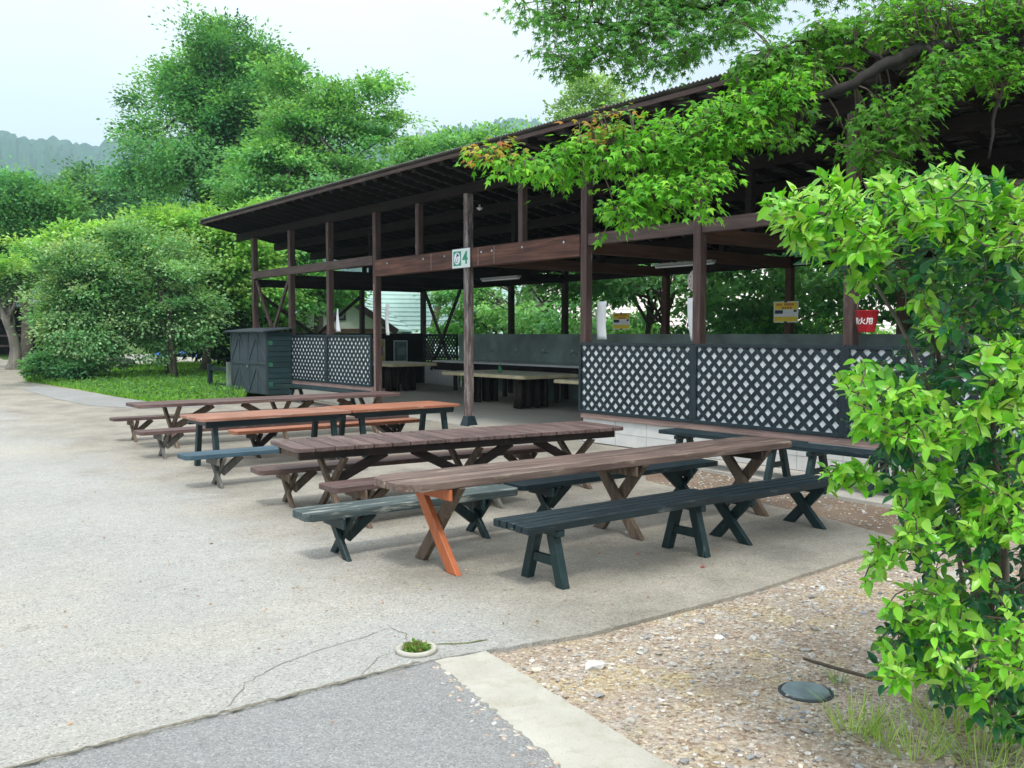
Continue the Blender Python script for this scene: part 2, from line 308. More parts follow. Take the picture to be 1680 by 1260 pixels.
def leaf_obj(name, P, D, Nn, S, cols, tmpl, mat, parent=None):
    P = np.asarray(P, float); D = unit(np.asarray(D, float)); Nn = np.asarray(Nn, float)
    V = unit(np.cross(Nn, D)); W = np.cross(D, V); S = np.asarray(S, float).reshape(-1, 1, 1)
    tv, tf = tmpl; n = len(P); k = len(tv)
    vs = P[:, None, :]+S*(tv[None, :, 0:1]*D[:, None, :]+tv[None, :, 1:2]*V[:, None, :]+tv[None, :, 2:3]*W[:, None, :])
    ls = np.concatenate([np.array(f) for f in tf]); lt = np.array([len(f) for f in tf])
    loops = (ls[None, :]+(np.arange(n)*k)[:, None]).ravel(); tot = np.tile(lt, n); st = np.concatenate([[0], np.cumsum(tot)[:-1]])
    me = bpy.data.meshes.new(name)
    me.vertices.add(n*k); me.vertices.foreach_set('co', vs.astype(np.float32).ravel())
    me.loops.add(len(loops)); me.loops.foreach_set('vertex_index', loops.astype(np.int32))
    me.polygons.add(len(tot)); me.polygons.foreach_set('loop_start', st.astype(np.int32)); me.polygons.foreach_set('loop_total', tot.astype(np.int32))
    me.update(calc_edges=True); me.validate()
    a = me.attributes.new('Col', 'FLOAT_COLOR', 'FACE')
    cc = np.concatenate([np.asarray(cols, float), np.ones((n, 1))], 1); cc = np.repeat(cc, len(tf), 0)
    if len(me.polygons) == len(cc): a.data.foreach_set('color', cc.astype(np.float32).ravel())
    me.materials.append(mat)
    o = bpy.data.objects.new(name, me); C.objects.link(o); o.parent = parent
    return o
def pick_cols(n, pal, jit=0.16):
    pal = np.array(pal, float); i = rng.integers(0, len(pal), n)
    t = rng.random((n, 1)); j = rng.integers(0, len(pal), n)
    c = pal[i]*(1-0.5*t)+pal[j]*0.5*t
    return np.clip(c*(1+jit*rng.standard_normal((n, 1))), 0.005, 0.9)

def make_tree(name, label, cat, base, lobes, nclump, per, lsize, pal, trunk_r=0.18, clump=0.55, flat=0.5, group=None, mat='leaf', tmpl=T_RHOMB,
              bark='bark', nlimb=26, droop=0.25, trunk_top=None, lean=(0, 0), fork=1, shell=0.45):
    """lobes: (dx,dy,z,rx,ry,rz) ellipsoids of the crown relative to base"""
    base = Vector(base); root = empty(name, base, 0, label, cat, group)
    lob = np.array(lobes, float); vol = lob[:, 3]*lob[:, 4]*lob[:, 5]; pr = vol**0.8/np.sum(vol**0.8)
    li = rng.choice(len(lob), nclump, p=pr)
    d = unit(rng.standard_normal((nclump, 3))); r = shell+(1-shell)*rng.random((nclump, 1))**0.7
    r = r*(1+0.35*(rng.random((nclump, 1)) < 0.14))
    cen = lob[li, 0:3]+d*r*lob[li, 3:6]
    cen[:, 2] = np.maximum(cen[:, 2], 0.15)
    # trunk and limbs
    zt = trunk_top if trunk_top else float(np.mean(lob[:, 2]))
    cx, cy = float(np.average(lob[:, 0], weights=pr)), float(np.average(lob[:, 1], weights=pr))
    mb = MB(); stems = []
    for k in range(fork):
        ox, oy = (0, 0) if fork == 1 else (rng.uniform(-.5, .5), rng.uniform(-.5, .5))
        top = Vector((cx+lean[0]+ox*2.2, cy+lean[1]+oy*2.2, zt)); pts = []
        for i in range(7):
            t = i/6; pts.append(Vector((ox*.4, oy*.4, -0.15)).lerp(top, t)+Vector((math.sin(t*5+k)*trunk_r*0.8, math.cos(t*4+k)*trunk_r*0.8, 0))*(1 if i else 0))
        rad = [trunk_r*(1.35 if i == 0 else 1-0.75*i/6) for i in range(7)]
        if fork > 1: rad = [q*0.7 for q in rad]
        mb.tube(pts, rad, 8); stems.append(pts)
    mb.build('trunk', M[bark], root, smooth=True)
    lm = MB()
    for c in cen[rng.choice(nclump, min(nclump, nlimb), replace=False)]:
        st = stems[rng.integers(0, len(stems))]; c = Vector(c)
        j = int(np.argmin([abs((p-c).length-0.5*(c-Vector((p.x, p.y, 0))).length) for p in st[2:]]))+2
        p0 = st[min(j, 6)]; mid = p0.lerp(c, 0.5)+Vector((0, 0, 0.12*(c-p0).length))
        r0 = trunk_r*0.3
        lm.tube([p0, p0.lerp(mid, .5)+Vector(rng.normal(0, .05, 3)), mid, mid.lerp(c, .6)+Vector(rng.normal(0, .08, 3)), c], [r0, r0*.75, r0*.5, r0*.3, r0*.12], 5)
    lm.build('limbs', M[bark], root, smooth=True)
    # leaves
    n = nclump*per; ci = np.repeat(np.arange(nclump), per)
    cs = clump*(0.55+0.95*rng.random(nclump)**1.5)
    dd = rng.standard_normal((n, 3))*0.52; dd /= np.maximum(1, np.linalg.norm(dd, axis=1, keepdims=True)/1.5)
    P = cen[ci]+dd*np.stack([cs, cs, cs*flat], 1)[ci]
    out = unit(cen-np.array([[cx, cy, zt*0.8]]))[ci]
    D = unit(dd*np.array([[1, 1, 0.4]])+0.5*out+np.array([[0, 0, -droop]])+0.45*rng.standard_normal((n, 3)))
    Nn = unit(0.5*out+np.array([[0, 0, 0.9]])+0.55*rng.standard_normal((n, 3)))
    cl = pick_cols(nclump, pal, 0.15)[ci]*(1+0.15*rng.standard_normal((n, 1)))
    top_side = np.clip((dd[:, 2:3]+0.3), 0, 1)            # leaves high in each clump are lighter and yellower
    cl = cl*(1+0.22*top_side*np.array([[1.2, 1.0, 0.6]]))
    S = lsize*(0.65+0.7*rng.random(n))
    leaf_obj('crown', P, D, Nn, S, np.clip(cl, 0.005, 0.85), tmpl, M[mat], root)
    return root

# ------------------------------------------------------------ setting: ground sheets
def sheet(name, poly, dz, mat, thick=0.0, follow=True):
    bm = bmesh.new(); vs = [bm.verts.new((x, y, 0)) for x, y in poly]; bm.faces.new(vs)
    if follow:
        for yy in (14.0, 59.5):
            bmesh.ops.bisect_plane(bm, geom=bm.verts[:]+bm.edges[:]+bm.faces[:], plane_co=(0, yy, 0), plane_no=(0, 1, 0))
    for v in bm.verts: v.co.z = (g(v.co.y) if follow else 0)+dz
    bmesh.ops.recalc_face_normals(bm, faces=bm.faces[:])
    for f in bm.faces:
        if f.normal.z < 0: f.normal_flip()
    if thick:
        r = bmesh.ops.extrude_face_region(bm, geom=bm.faces[:])
        for e in r['geom']:
            if isinstance(e, bmesh.types.BMVert): e.co.z -= thick
        bmesh.ops.recalc_face_normals(bm, faces=bm.faces[:])
    me = bpy.data.meshes.new(name); bm.to_mesh(me); bm.free(); me.materials.append(mat)
    o = bpy.data.objects.new(name, me); C.objects.link(o); return tag(o, kind='structure')
def wob(p, q, n, amp, seed=1):           # points from p to q with an uneven edge
    r = random.Random(seed); d = Vector((q[0]-p[0], q[1]-p[1])); nrm = Vector((-d.y, d.x)).normalized(); out = []
    for i in range(n+1):
        t = i/n; a = 0 if i in (0, n) else (r.random()-0.5)*2*amp
        out.append((p[0]+d.x*t+nrm.x*a, p[1]+d.y*t+nrm.y*a))
    return out
BIG = 1800
sheet('ground', [(-BIG,-BIG), (BIG,-BIG), (BIG,BIG), (-BIG,BIG)], -0.075, M['lawn_soil'])
patio_edge = wob((-60, 3.74), (-2, 3.74), 20, 0.02, 3)+wob((-2, 3.74), (2.42, 3.72), 90, 0.009, 3)[1:]+wob((2.44, 3.71), (3.3, 3.53), 16, 0.010, 5)+wob((3.3, 3.53), (4.6, 3.49), 40, 0.005, 6)[1:]+wob((4.6, 3.49), (6.75, 3.62), 60, 0.006, 16)[1:]
patio = patio_edge+[(7.0,4.4),(7.2,5.4),(7.15,6.2),(7.3,6.9),(7.9,7.5),(9.2,7.75),(9.2,21.5),(8.2,19.3)]+[(7.3,18.9),(6.8,19.4),(6.04,20.2),(5.75,22),(5.55,24.2),(5.0,28),(6.0,34),(6.8,44),(7.2,60),(7.5,90),(-60,90)]
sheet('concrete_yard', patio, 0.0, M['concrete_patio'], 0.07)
sheet('asphalt_road', [(-60,-20),(-0.9,-20),(1.55,-3),(2.52,3.745),(-60,3.78)], -0.010, M['asphalt'])
ker = wob((1.85,-3),(2.51,2.2),30,0.004,11)+wob((2.51,2.2),(2.71,3.66),30,0.005,11)[1:]+wob((2.71,3.66),(2.43,3.70),4,0.01,2)[1:]+wob((2.43,3.70),(2.17,2.37),60,0.013,12)[1:]+wob((2.17,2.37),(1.35,-3),60,0.012,13)[1:]
sheet('kerb_strip', ker, -0.002, M['kerb'], 0.05)
sheet('gravel_bed', [(-0.95,-20),(30,-20),(30,3.9),(2.46,3.78),(1.5,-3)], -0.022, M['gravel_soil'])
sheet('soil_strip', [(6.6,3.5),(9.2,3.5),(9.2,8.3),(6.8,8.3)], -0.028, M['brown_soil'])
sheet('apron_slab', wob((8.0,2.0),(8.05,5.0),8,0.03,4)+[(8.35,6.3),(8.5,7.55),(9.2,7.7),(9.2,2.0)], 0.006, M['apron'], 0.05)
sheet('pavilion_floor', [(9.2,0.5),(17.0,0.5),(17.0,22.5),(9.2,22.5)], 0.012, M['floor'], 0.1)
sheet('side_path', wob((5.45,18.9),(7.0,18.6),5,0.03,4)+[(6.05,20.1),(5.7,22),(5.4,24.1),(4.9,26),(4.4,25),(4.5,22),(4.75,20)], 0.005, M['asphalt'])
# cracks running through the yard
def strip(name, pts, wdt, z, mat, seed=0):
    r = random.Random(seed); mb = MB(); P = []
    for (a, b) in zip(pts[:-1], pts[1:]):
        n = max(2, int(math.dist(a, b)/0.035))
        for i in range(n):
            t = i/n; P.append(Vector((a[0]+(b[0]-a[0])*t+r.uniform(-.008,.008), a[1]+(b[1]-a[1])*t+r.uniform(-.008,.008))))
    P.append(Vector(pts[-1])); vs = []; 
    for i, p in enumerate(P):
        d = (P[min(i+1, len(P)-1)]-P[max(0, i-1)]).normalized(); nn = Vector((-d.y, d.x)); ww = wdt*r.uniform(0.35, 1)/2*(0.3 if i in (0, len(P)-1) else 1)
        vs += [(p.x+nn.x*ww, p.y+nn.y*ww, z+g(p.y)), (p.x-nn.x*ww, p.y-nn.y*ww, z+g(p.y))]
    mb.add(vs, [(2*i, 2*i+1, 2*i+3, 2*i+2) for i in range(len(P)-1)])
    o = mb.build(name, mat); return tag(o, kind='structure')
crk = plain('crack_dirt', (0.2, 0.185, 0.14), 0.95, var=0.4, scale=30)
M['moss'] = plain('moss', (0.13, 0.16, 0.04), 0.95, var=0.4, scale=25)
def G(px, py, z=0.0):
    d = RCAM @ Vector(((px-840)/FPX, -(py-630)/FPX, -1)); return tuple((Vector((0,0,CAM_H))+d*((z-CAM_H)/d.z))[:2])
strip('ground_crack', [G(372,1162), G(405,1120), G(460,1090), G(520,1068), G(600,1045), G(640,1030), G(665,1040), G(668,1052)], 0.006, 0.003, crk, 1)
strip('ground_crack', [G(590,1110), G(620,1080), G(648,1068)], 0.005, 0.003, crk, 2)
strip('ground_crack', [G(716,1057), G(760,1056), G(800,1050)], 0.02, 0.003, M['moss'], 3)
strip('joint_dirt', [(-1.5,3.742), (0.0,3.741), (0.6,3.737), (1.2,3.737), (1.8,3.733), (2.36,3.727)], 0.03, 0.0025, crk, 4)
# moss ring set in the yard
mr_ = empty('drain_ring', (2.43, 3.87, 0), 0, 'round concrete drain ring filled with green weeds at the yard edge', 'drain ring')
MB().lathe([(0.108,0.0),(0.105,0.018),(0.095,0.022),(0.078,0.018),(0.074,-0.01)], 28).build('ring', M['kerb'], mr_, smooth=True)
n = 420; a = rng.random(n)*2*PI; rr = 0.07*np.sqrt(rng.random(n))
leaf_obj('weeds', np.stack([rr*np.cos(a), rr*np.sin(a), rng.random(n)*0.03], 1), rng.standard_normal((n,3))+[0,0,.8], rng.standard_normal((n,3))+[0,0,1], 0.014+0.012*rng.random(n), pick_cols(n, [(0.12,0.3,0.05),(0.2,0.36,0.07),(0.25,0.2,0.1)]), T_OVAL, M['leaf'], mr_)
cv = empty('utility_cover', (3.56, 2.37, -0.022), 0.3, 'small round slate-blue utility cover lying in the gravel', 'utility cover')
MB().lathe([(0.105,-0.02),(0.105,0.008),(0.098,0.014),(0.0,0.016)], 30).build('lid', plain('slate_blue', (0.16,0.22,0.235), 0.5, var=0.3, scale=14), cv)
MB().lathe([(0.124,-0.02),(0.122,0.004),(0.109,0.006),(0.108,-0.01)], 30).build('rim', plain('dark_plastic', (0.03,0.04,0.05), 0.5), cv)
cv2 = empty('concrete_cover', (*G(1578,955,-0.022), -0.022), 0, 'pale round concrete cover in the gravel behind the shrub', 'concrete cover')
MB().lathe([(0.15,-0.02),(0.15,0.03),(0.14,0.036),(0.0,0.036)], 30).build('lid', M['kerb'], cv2)

# stones, chips and dead leaves on the gravel
def rocks(name, pts, sizes, cols, z, label=None, kind='stuff'):
    ico = bmesh.new(); bmesh.ops.create_icosphere(ico, subdivisions=1, radius=1); iv = np.array([v.co[:] for v in ico.verts]); fi = np.array([[v.index for v in f.verts] for f in ico.faces]); ico.free()
    n = len(pts); k = len(iv); sc3 = np.stack([rng.uniform(.7,1.35,n), rng.uniform(.6,1.1,n), rng.uniform(.3,.6,n)], 1)
    V = iv[None]*(1+0.18*rng.standard_normal((n,k,1)))*sc3[:, None]
    th = rng.random(n)*2*PI; c, s = np.cos(th)[:,None], np.sin(th)[:,None]
    X = V[:,:,0]*c-V[:,:,1]*s; Y = V[:,:,0]*s+V[:,:,1]*c
    V = np.stack([X, Y, V[:,:,2]], 2)*np.asarray(sizes)[:,None,None]
    V[:,:,0] += pts[:,0:1]; V[:,:,1] += pts[:,1:2]; V[:,:,2] += z+0.25*np.asarray(sizes)[:,None]
    me = bpy.data.meshes.new(name); F = (fi[None]+(np.arange(n)*k)[:,None,None]).reshape(-1,3)
    me.from_pydata(V.reshape(-1,3).tolist(), [], F.tolist()); me.update()
    at_ = me.attributes.new('Col','FLOAT_COLOR','FACE'); cc = np.concatenate([cols, np.ones((n,1))],1); at_.data.foreach_set('color', np.repeat(cc, len(fi), 0).astype(np.float32).ravel())
    me.materials.append(M['stone']); o = bpy.data.objects.new(name, me); C.objects.link(o); tag(o, label=label, kind=kind); return o
ms, t, b = new_mat('stone', 0.85, 0.3); a_ = N(t, 'ShaderNodeAttribute', attribute_name='Col'); nz = N(t, 'ShaderNodeTexNoise', i_Scale=60.0, i_Detail=5.0)
tcn = N(t,'ShaderNodeTexCoord'); t.links.new(tcn.outputs['Object'], nz.inputs['Vector'])
rz_ = ramp(t, [(0.3,(0.7,0.7,0.7)),(0.7,(1.15,1.15,1.15))]); mx = N(t,'ShaderNodeMixRGB',blend_type='MULTIPLY',i_Fac=1.0)
t.links.new(nz.outputs['Fac'], rz_.inputs[0]); t.links.new(a_.outputs['Color'], mx.inputs['Color1']); t.links.new(rz_.outputs[0], mx.inputs['Color2']); t.links.new(mx.outputs[0], b.inputs['Base Color'])
M['stone'] = ms
SP = [(0.66,0.64,0.6),(0.5,0.47,0.43),(0.6,0.58,0.54),(0.38,0.37,0.37),(0.45,0.36,0.27),(0.55,0.47,0.36),(0.3,0.31,0.33),(0.5,0.38,0.3)]
def area_pts(n, x0, x1, y0, y1): return np.stack([rng.uniform(x0,x1,n), rng.uniform(y0,y1,n)], 1)
p = area_pts(7500, 2.45, 7.6, 0.9, 3.5); p = p[p[:,0] > 2.24+0.134*p[:,1]]; rocks('gravel', p, 0.005+0.009*rng.random(len(p))**2, pick_cols(len(p), SP, 0.2), -0.022, 'loose pebbles over the brown gravel bed')
p = area_pts(800, 2.5, 6.9, 1.2, 3.45); p = p[p[:,0] > 2.26+0.134*p[:,1]]; rocks('pebbles', p, 0.009+0.02*rng.random(len(p))**3, pick_cols(len(p), SP, 0.15), -0.022, 'larger pale pebbles scattered over the gravel bed')
p = np.concatenate([area_pts(700, 7.1, 8.1, 3.9, 6.8), area_pts(260, 8.0, 8.5, 5.2, 7.4)]); rocks('gravel', p, 0.006+0.014*rng.random(len(p))**2, pick_cols(len(p), SP, 0.2), -0.028, 'loose stones on the soil by the pavilion')
yy_ = rng.uniform(1.2,3.68,420); p = np.stack([2.40-(3.7-yy_)*0.19+0.045*rng.standard_normal(420), yy_],1); rocks('gravel', p, 0.004+0.014*rng.random(420)**2.5, pick_cols(420, SP+[(0.5,0.25,0.18)], 0.2), -0.014, 'stone chips along the left side of the kerb')
for i, (px, py, sz) in enumerate([(1235,1048,.03),(1098,1050,.026),(975,1095,.05),(1125,1012,.024),(1350,968,.034),(1199,1015,.02),(1050,1073,.018),(1240,1140,.02)]):
    q = G(px, py, -0.022); o = rocks('stone', np.array([[0,0.]]), [sz], pick_cols(1, [(0.6,0.58,0.55),(0.5,0.5,0.48)], .05), 0.0, kind='thing'); o.location = (*q, -0.022)
    o['label'] = ['grey flat stone at the middle of the gravel','pale stone left of a broad flat slab stone','broad flat blue-grey slab stone in the gravel','pale pebble near the yard edge','grey block-like stone beside a dark wood bit','small pale pebble in upper gravel','round white pebble right of the flat slab','small pale pebble left of the utility cover'][i]; o['category'] = 'stone'; o['group'] = 'larger stones on the gravel'; 
# dead leaves
n = 2600; p = area_pts(n, 2.9, 7.4, 1.0, 3.48); p = p[(rng.random(n) < 0.25+0.75*np.clip((p[:,0]-2.9)/3.5,0,1))]; n = len(p)
leaf_obj('dead_leaves', np.stack([p[:,0],p[:,1],np.full(n,-0.038)],1), rng.standard_normal((n,3))*[1,1,.15], rng.standard_normal((n,3))*.25+[0,0,1], 0.014+0.022*rng.random(n), pick_cols(n, [(0.28,0.14,0.07),(0.4,0.22,0.1),(0.2,0.11,0.07),(0.5,0.36,0.2),(0.36,0.1,0.06)], .2), T_OVAL, M['leaf'])
tag(bpy.data.objects['dead_leaves'], 'dry brown leaves strewn over the gravel', kind='stuff')
n = 520; p = np.concatenate([area_pts(330, 1.8, 7.0, 3.75, 7.5), area_pts(160, 0.3, 4.0, 3.3, 12), area_pts(30, 7.1,8.3,4,7)])
leaf_obj('fallen_leaves', np.stack([p[:,0],p[:,1],np.full(n,0.006)],1), rng.standard_normal((n,3))*[1,1,.15], rng.standard_normal((n,3))*.25+[0,0,1], 0.012+0.02*rng.random(n), pick_cols(n, [(0.45,0.2,0.1),(0.5,0.4,0.3),(0.55,0.5,0.42),(0.3,0.2,0.1),(0.55,0.3,0.2)], .15), T_OVAL, M['leaf'])
tag(bpy.data.objects['fallen_leaves'], 'small dry leaves scattered over the concrete yard', kind='stuff')
for i, (px, py, lab) in enumerate([(1152,932,'bright red fallen leaf on the yard right of the slatted bench'), (1046,912,'dull red fallen leaf on the yard under the slatted bench'), (1223,1234,'pink fallen leaf at the bottom of the gravel')]):
    q = G(px, py); z = -0.035 if i == 2 else 0.012
    o = leaf_obj('fallen_leaf', [(0,0,0)], [(1,.3,0.1)], [(0,.1,1)], [0.045], [(0.62,0.05,0.06) if i < 2 else (0.7,0.2,0.25)], T_TRI, M['leaf']); o.location = (*q, z); tag(o, lab, 'leaf')
st = MB(); st.tube([at(1318,1080,4.35), at(1350,1090,4.28), at(1385,1100,4.2), at(1430,1112,4.12), at(1490,1128,4.0)], [0.007,0.009,0.009,0.008,0.005], 7)
tag(st.build('fallen_stick', M['twig'], smooth=True), 'thin brown stick lying on the gravel by the utility cover', 'stick')

# ------------------------------------------------------------ furniture
def rounded(x0, x1, y0, y1, c=0.05, corners=(1,1,1,1), n=3):
    """plan outline with rounded corners; order BL, BR, TR, TL"""
    out = []
    for (cx, cy, a0, on) in ((x0,y0,180,corners[0]),(x1,y0,270,corners[1]),(x1,y1,0,corners[2]),(x0,y1,90,corners[3])):
        if not on: out.append((cx, cy)); continue
        sx = 1 if cx == x0 else -1; sy = 1 if cy == y0 else -1
        for k in range(n+1):
            t = R(a0+90*k/n); out.append((cx+sx*c+c*math.cos(t), cy+sy*c+c*math.sin(t)))
    return out
def x_legs(root, xs, H, span, wd, t, mat, mats=None, rail=None, name='leg'):
    """crossed pairs of legs standing at each x"""
    for i, x in enumerate(xs):
        m1, m2 = (mats[i] if mats and i in mats else (mat, mat))
        MB().skew(x-t/2-0.002, t, -span/2, span/2-0.02, 0, H, wd).build(name, m1, root, 0.006)
        MB().skew(x+t/2+0.002, t, span/2, -span/2+0.02, 0, H, wd).build(name, m2, root, 0.006)
        if rail: MB().box(x-t*1.5-0.004, x-t-0.004, -span/2-0.02, span/2+0.02, H-0.08, H-0.003).build('cleat', rail if not isinstance(rail, dict) else rail.get(i, mat), root, 0.005)
def a_legs(root, xs, H, top, foot, wd, t, mat):
    for x in xs:
        for s in (-1, 1): MB().skew(x, t, s*foot/2, s*top/2, 0, H, wd).build('leg', mat, root, 0.006)
        k = H*0.48; yy = (foot/2+(top-foot)/2*k/H)-wd/2+0.004
        MB().box(x-0.018, x+0.018, -yy, yy, k-0.03, k+0.03).build('stretcher', mat, root, 0.004)
        MB().box(x-0.03, x+0.03, -foot/2+0.01, foot/2-0.01, H-0.005, H+0.045).build('cleat', mat, root, 0.012)
def braces(root, pairs, t, wd, mat):
    for (xa, za, xb, zb) in pairs: MB().bar((xa, 0, za), (xb, 0, zb), t, wd, up=(0,1,0) if False else (0,0,1)).build('brace', mat, root, 0.005)
def top_planks(root, Ln, W, z, th, n, mat, gap=0.008, c=0.05, chamf=None, name='tabletop'):
    mb = MB(); w1 = (W-gap*(n-1))/n
    for i in range(n):
        y0 = -W/2+i*(w1+gap); y1 = y0+w1
        cor = (i == 0, i == 0, i == n-1, i == n-1)
        mb.prism(rounded(-Ln/2, Ln/2, y0, y1, c, cor, 1 if chamf else 3), z-th, z, lambda u, v, k: (u, v, k))
    return mb.build(name, mat, root, 0.004)
def bench_plank(label, x0, x1, y, z, W, top, leg, n=1, rz=0, inset=0.32, chamf=False, th=0.045, legmats=None, group='plank benches on crossed legs'):
    r_ = empty('plank_bench', ((x0+x1)/2, y, g(y)), rz, label, 'bench', group); Ln = x1-x0
    top_planks(r_, Ln, W, z, th, n, top, c=0.045, chamf=chamf, name='seat')
    H = z-th-0.002; xs = (-Ln/2+inset, Ln/2-inset)
    x_legs(r_, xs, H, W*0.98, 0.085, 0.036, leg, legmats, rail=leg)
    for s, x in zip((1, -1), xs): MB().bar((x+s*0.045, 0, H*0.42), (x+s*0.26, 0, H-0.01), 0.045, 0.07).build('brace', leg, r_, 0.004)
    return r_
def bench_slat(label, Ln, loc, rz, z, W, legs='a', n=5, top='green', leg='green_leg', inset=0.28, group='slatted dark green benches'):
    r_ = empty('slatted_bench', loc, rz, label, 'bench', group)
    w1 = (W-0.014*(n-1))/n
    for i in range(n):
        y0 = -W/2+i*(w1+0.014); q_ = [random.uniform(-.006,.006) for _ in range(3)]; MB().bar((-Ln/2+q_[0], y0+w1/2, z-0.024+q_[1]*.3), (Ln/2+q_[2], y0+w1/2+q_[1]*.4, z-0.024), w1, 0.048).build('slat', M[top], r_, 0.005)
    xs = (-Ln/2+inset, Ln/2-inset)
    if legs == 'a': a_legs(r_, xs, z-0.095, 0.17, 0.36, 0.075, 0.06, M[leg])
    else:
        x_legs(r_, xs, z-0.052, W*0.95, 0.11, 0.04, M[leg])
        for x in xs: MB().box(x+0.05, x+0.1, -W/2+0.02, W/2-0.02, z-0.115, z-0.05).build('cleat', M[leg], r_, 0.015)
    return r_

# front table: long weathered planks, crossed legs, one leg painted orange
Tb = 0.63
t4 = empty('plank_table', (5.11, 5.19, 0), R(-1.0), 'long weathered brown plank table nearest the camera with one bright orange front leg', 'table', 'picnic tables of the yard')
top_planks(t4, 4.12, 0.54, Tb, 0.052, 2, M['old_top'], 0.012, 0.11, True)
x_legs(t4, (-1.66, 0.06, 1.6), Tb-0.054, 0.5, 0.12, 0.045, M['brown_leg'], {0: (M['orange_leg'], M['brown_leg'])}, rail={0: M['orange_leg'], 1: M['brown_leg'], 2: M['dark_brown']})
t4.children[1]['label'] = 'grey-brown crossed leg'; 
for ch in t4.children:
    if ch.name.startswith('leg') and ch.data.materials[0] == M['orange_leg']: ch['label'] = 'leg painted bright orange'
# orange leg runs towards the camera side: feet at y-
# second table: transverse slats
t3 = empty('slat_top_table', (5.12, 7.35, 0), R(-6.5), 'brown picnic table topped with many short crosswise slats behind the front table', 'table', 'picnic tables of the yard')
mb = MB(); Ln, W3 = 3.54, 0.8; ns = 20; wz = (Ln-0.016*(ns-1))/ns
for i in range(ns):
    x0 = -Ln/2+i*(wz+0.016); dy = random.uniform(-.004, .004)
    cor = (i == 0, i == ns-1, i == ns-1, i == 0)
    mb.prism(rounded(x0, x0+wz, -W3/2+dy, W3/2+dy, 0.07, cor), Tb-0.036, Tb+random.uniform(-.001,.001), lambda u, v, k: (u, v, k))
mb.build('tabletop', M['brown_top_y'], t3, 0.004)
for yy in (-0.27, 0.27): MB().box(-Ln/2+0.06, Ln/2-0.06, yy-0.02, yy+0.02, Tb-0.115, Tb-0.038).build('rail', M['dark_brown'], t3, 0.004)
for xx in (-Ln/2+0.1,): MB().box(xx-0.03, xx+0.01, -0.25, 0.25, Tb-0.11, Tb-0.04).build('cleat', M['brown_leg'], t3, 0.004)
x_legs(t3, (-1.32, 0.05, 1.38), Tb-0.118, 0.62, 0.1, 0.042, M['brown_leg'])
braces(t3, [(-1.27,0.27,-0.78,0.5),(0.0,0.25,-0.5,0.5),(0.10,0.25,0.6,0.5),(1.33,0.27,0.9,0.5)], 0.05, 0.085, M['dark_brown'])
# orange tables
def orange_table(label, x0, x1, yc, rz, W=0.78, top='orange'):
    r_ = empty('orange_table', ((x0+x1)/2, yc, 0), rz, label, 'table', 'orange topped tables set end to end'); Ln = x1-x0
    top_planks(r_, Ln, W, Tb, 0.034, 1, M[top], 0.002, 0.05)
    for yy in (-W/2+0.10, W/2-0.10): MB().box(-Ln/2+0.08, Ln/2-0.08, yy-0.02, yy+0.02, Tb-0.115, Tb-0.036).build('rail', M['green'], r_, 0.004)
    for xx in (-Ln/2+0.10, Ln/2-0.10): MB().box(xx-0.025, xx+0.025, -W/2+0.07, W/2-0.07, Tb-0.09, Tb-0.038).build('cleat', M['green'], r_, 0.004)
    for xx in (-Ln/2+0.2, Ln/2-0.2):
        for s in (-1, 1): MB().skew(xx, 0.06, s*0.34, s*0.24, 0, Tb-0.09, 0.075).build('leg', M['green_leg'], r_, 0.006)
    return r_
orange_table('left table with faded pinkish orange top on dark green legs', 3.63, 5.56, 10.72, R(0.3), top='orange_faded')
orange_table('right bright orange topped table on dark green legs pushed against its faded twin', 5.585, 7.28, 10.78, R(1.0), 0.8)
# farthest table
t1 = empty('plank_table', (5.78, 13.25, 0), R(0.3), 'farthest long brown plank table of the yard by the shed', 'table', 'picnic tables of the yard')
top_planks(t1, 4.2, 0.68, Tb, 0.045, 3, M['brown_top'], 0.005, 0.08)
x_legs(t1, (-1.55, 0.1, 1.65), Tb-0.048, 0.6, 0.1, 0.042, M['brown_leg'])
braces(t1, [(-1.5,0.27,-0.95,0.56),(0.05,0.25,-0.5,0.56),(0.15,0.25,0.65,0.56),(1.6,0.27,1.1,0.56)], 0.05, 0.09, M['brown_leg'])
B = 0.36
bench_plank('brown bench behind the farthest brown table', 3.66, 7.3, 14.2, B, 0.3, M['brown_top'], M['brown_leg'], 1)
bench_plank('long brown bench between the farthest table and the orange tables', 3.42, 7.4, 12.1, B, 0.34, M['brown_top'], M['grey_leg'], 1)
bench_plank('orange bench behind the orange tables', 4.4, 7.18, 11.42, B, 0.32, M['orange'], M['dark_brown'], 1)
bench_plank('blue-green plank bench in front of the left orange table', 3.1, 5.2, 9.44, B, 0.33, M['blue_top'], M['grey_leg'], 3, chamf=True, inset=0.38)
bench_plank('long brown bench behind the slat topped table', 3.3, 6.62, 7.88, B, 0.34, M['brown_top'], M['brown_leg'], 1, rz=R(-5.5))
bench_plank('short brown bench in front of the slat topped table', 3.4, 5.42, 6.78, B, 0.34, M['brown_top'], M['brown_leg'], 1, legmats={1: (M['grey_leg'], M['grey_leg'])})
bench_plank('weathered pale green bench standing left behind the front table', 2.74, 4.58, 5.87, B, 0.3, M['green_worn'], M['green_leg'], 1, chamf=True, rz=R(-1.5), th=0.055)
bench_plank('dark grey-green bench standing right behind the front table', 4.66, 7.1, 5.9, B, 0.3, M['green'], M['green_leg'], 1, rz=R(-1), inset=0.36)
bench_slat('left slatted dark green bench nearest the camera, on splayed legs', 1.9, (4.44, 4.44, 0), R(-0.8), 0.42, 0.36, 'a')
bench_slat('right slatted dark green bench on crossed legs beside the splayed-leg bench', 1.5, (6.16, 4.47, 0), R(-1.5), 0.385, 0.36, 'x', 4)
bench_slat('dark green bench against the lattice wall half behind the front table', 1.9, (8.52, 6.75, 0.006), R(90), 0.42, 0.34, 'a', 4)
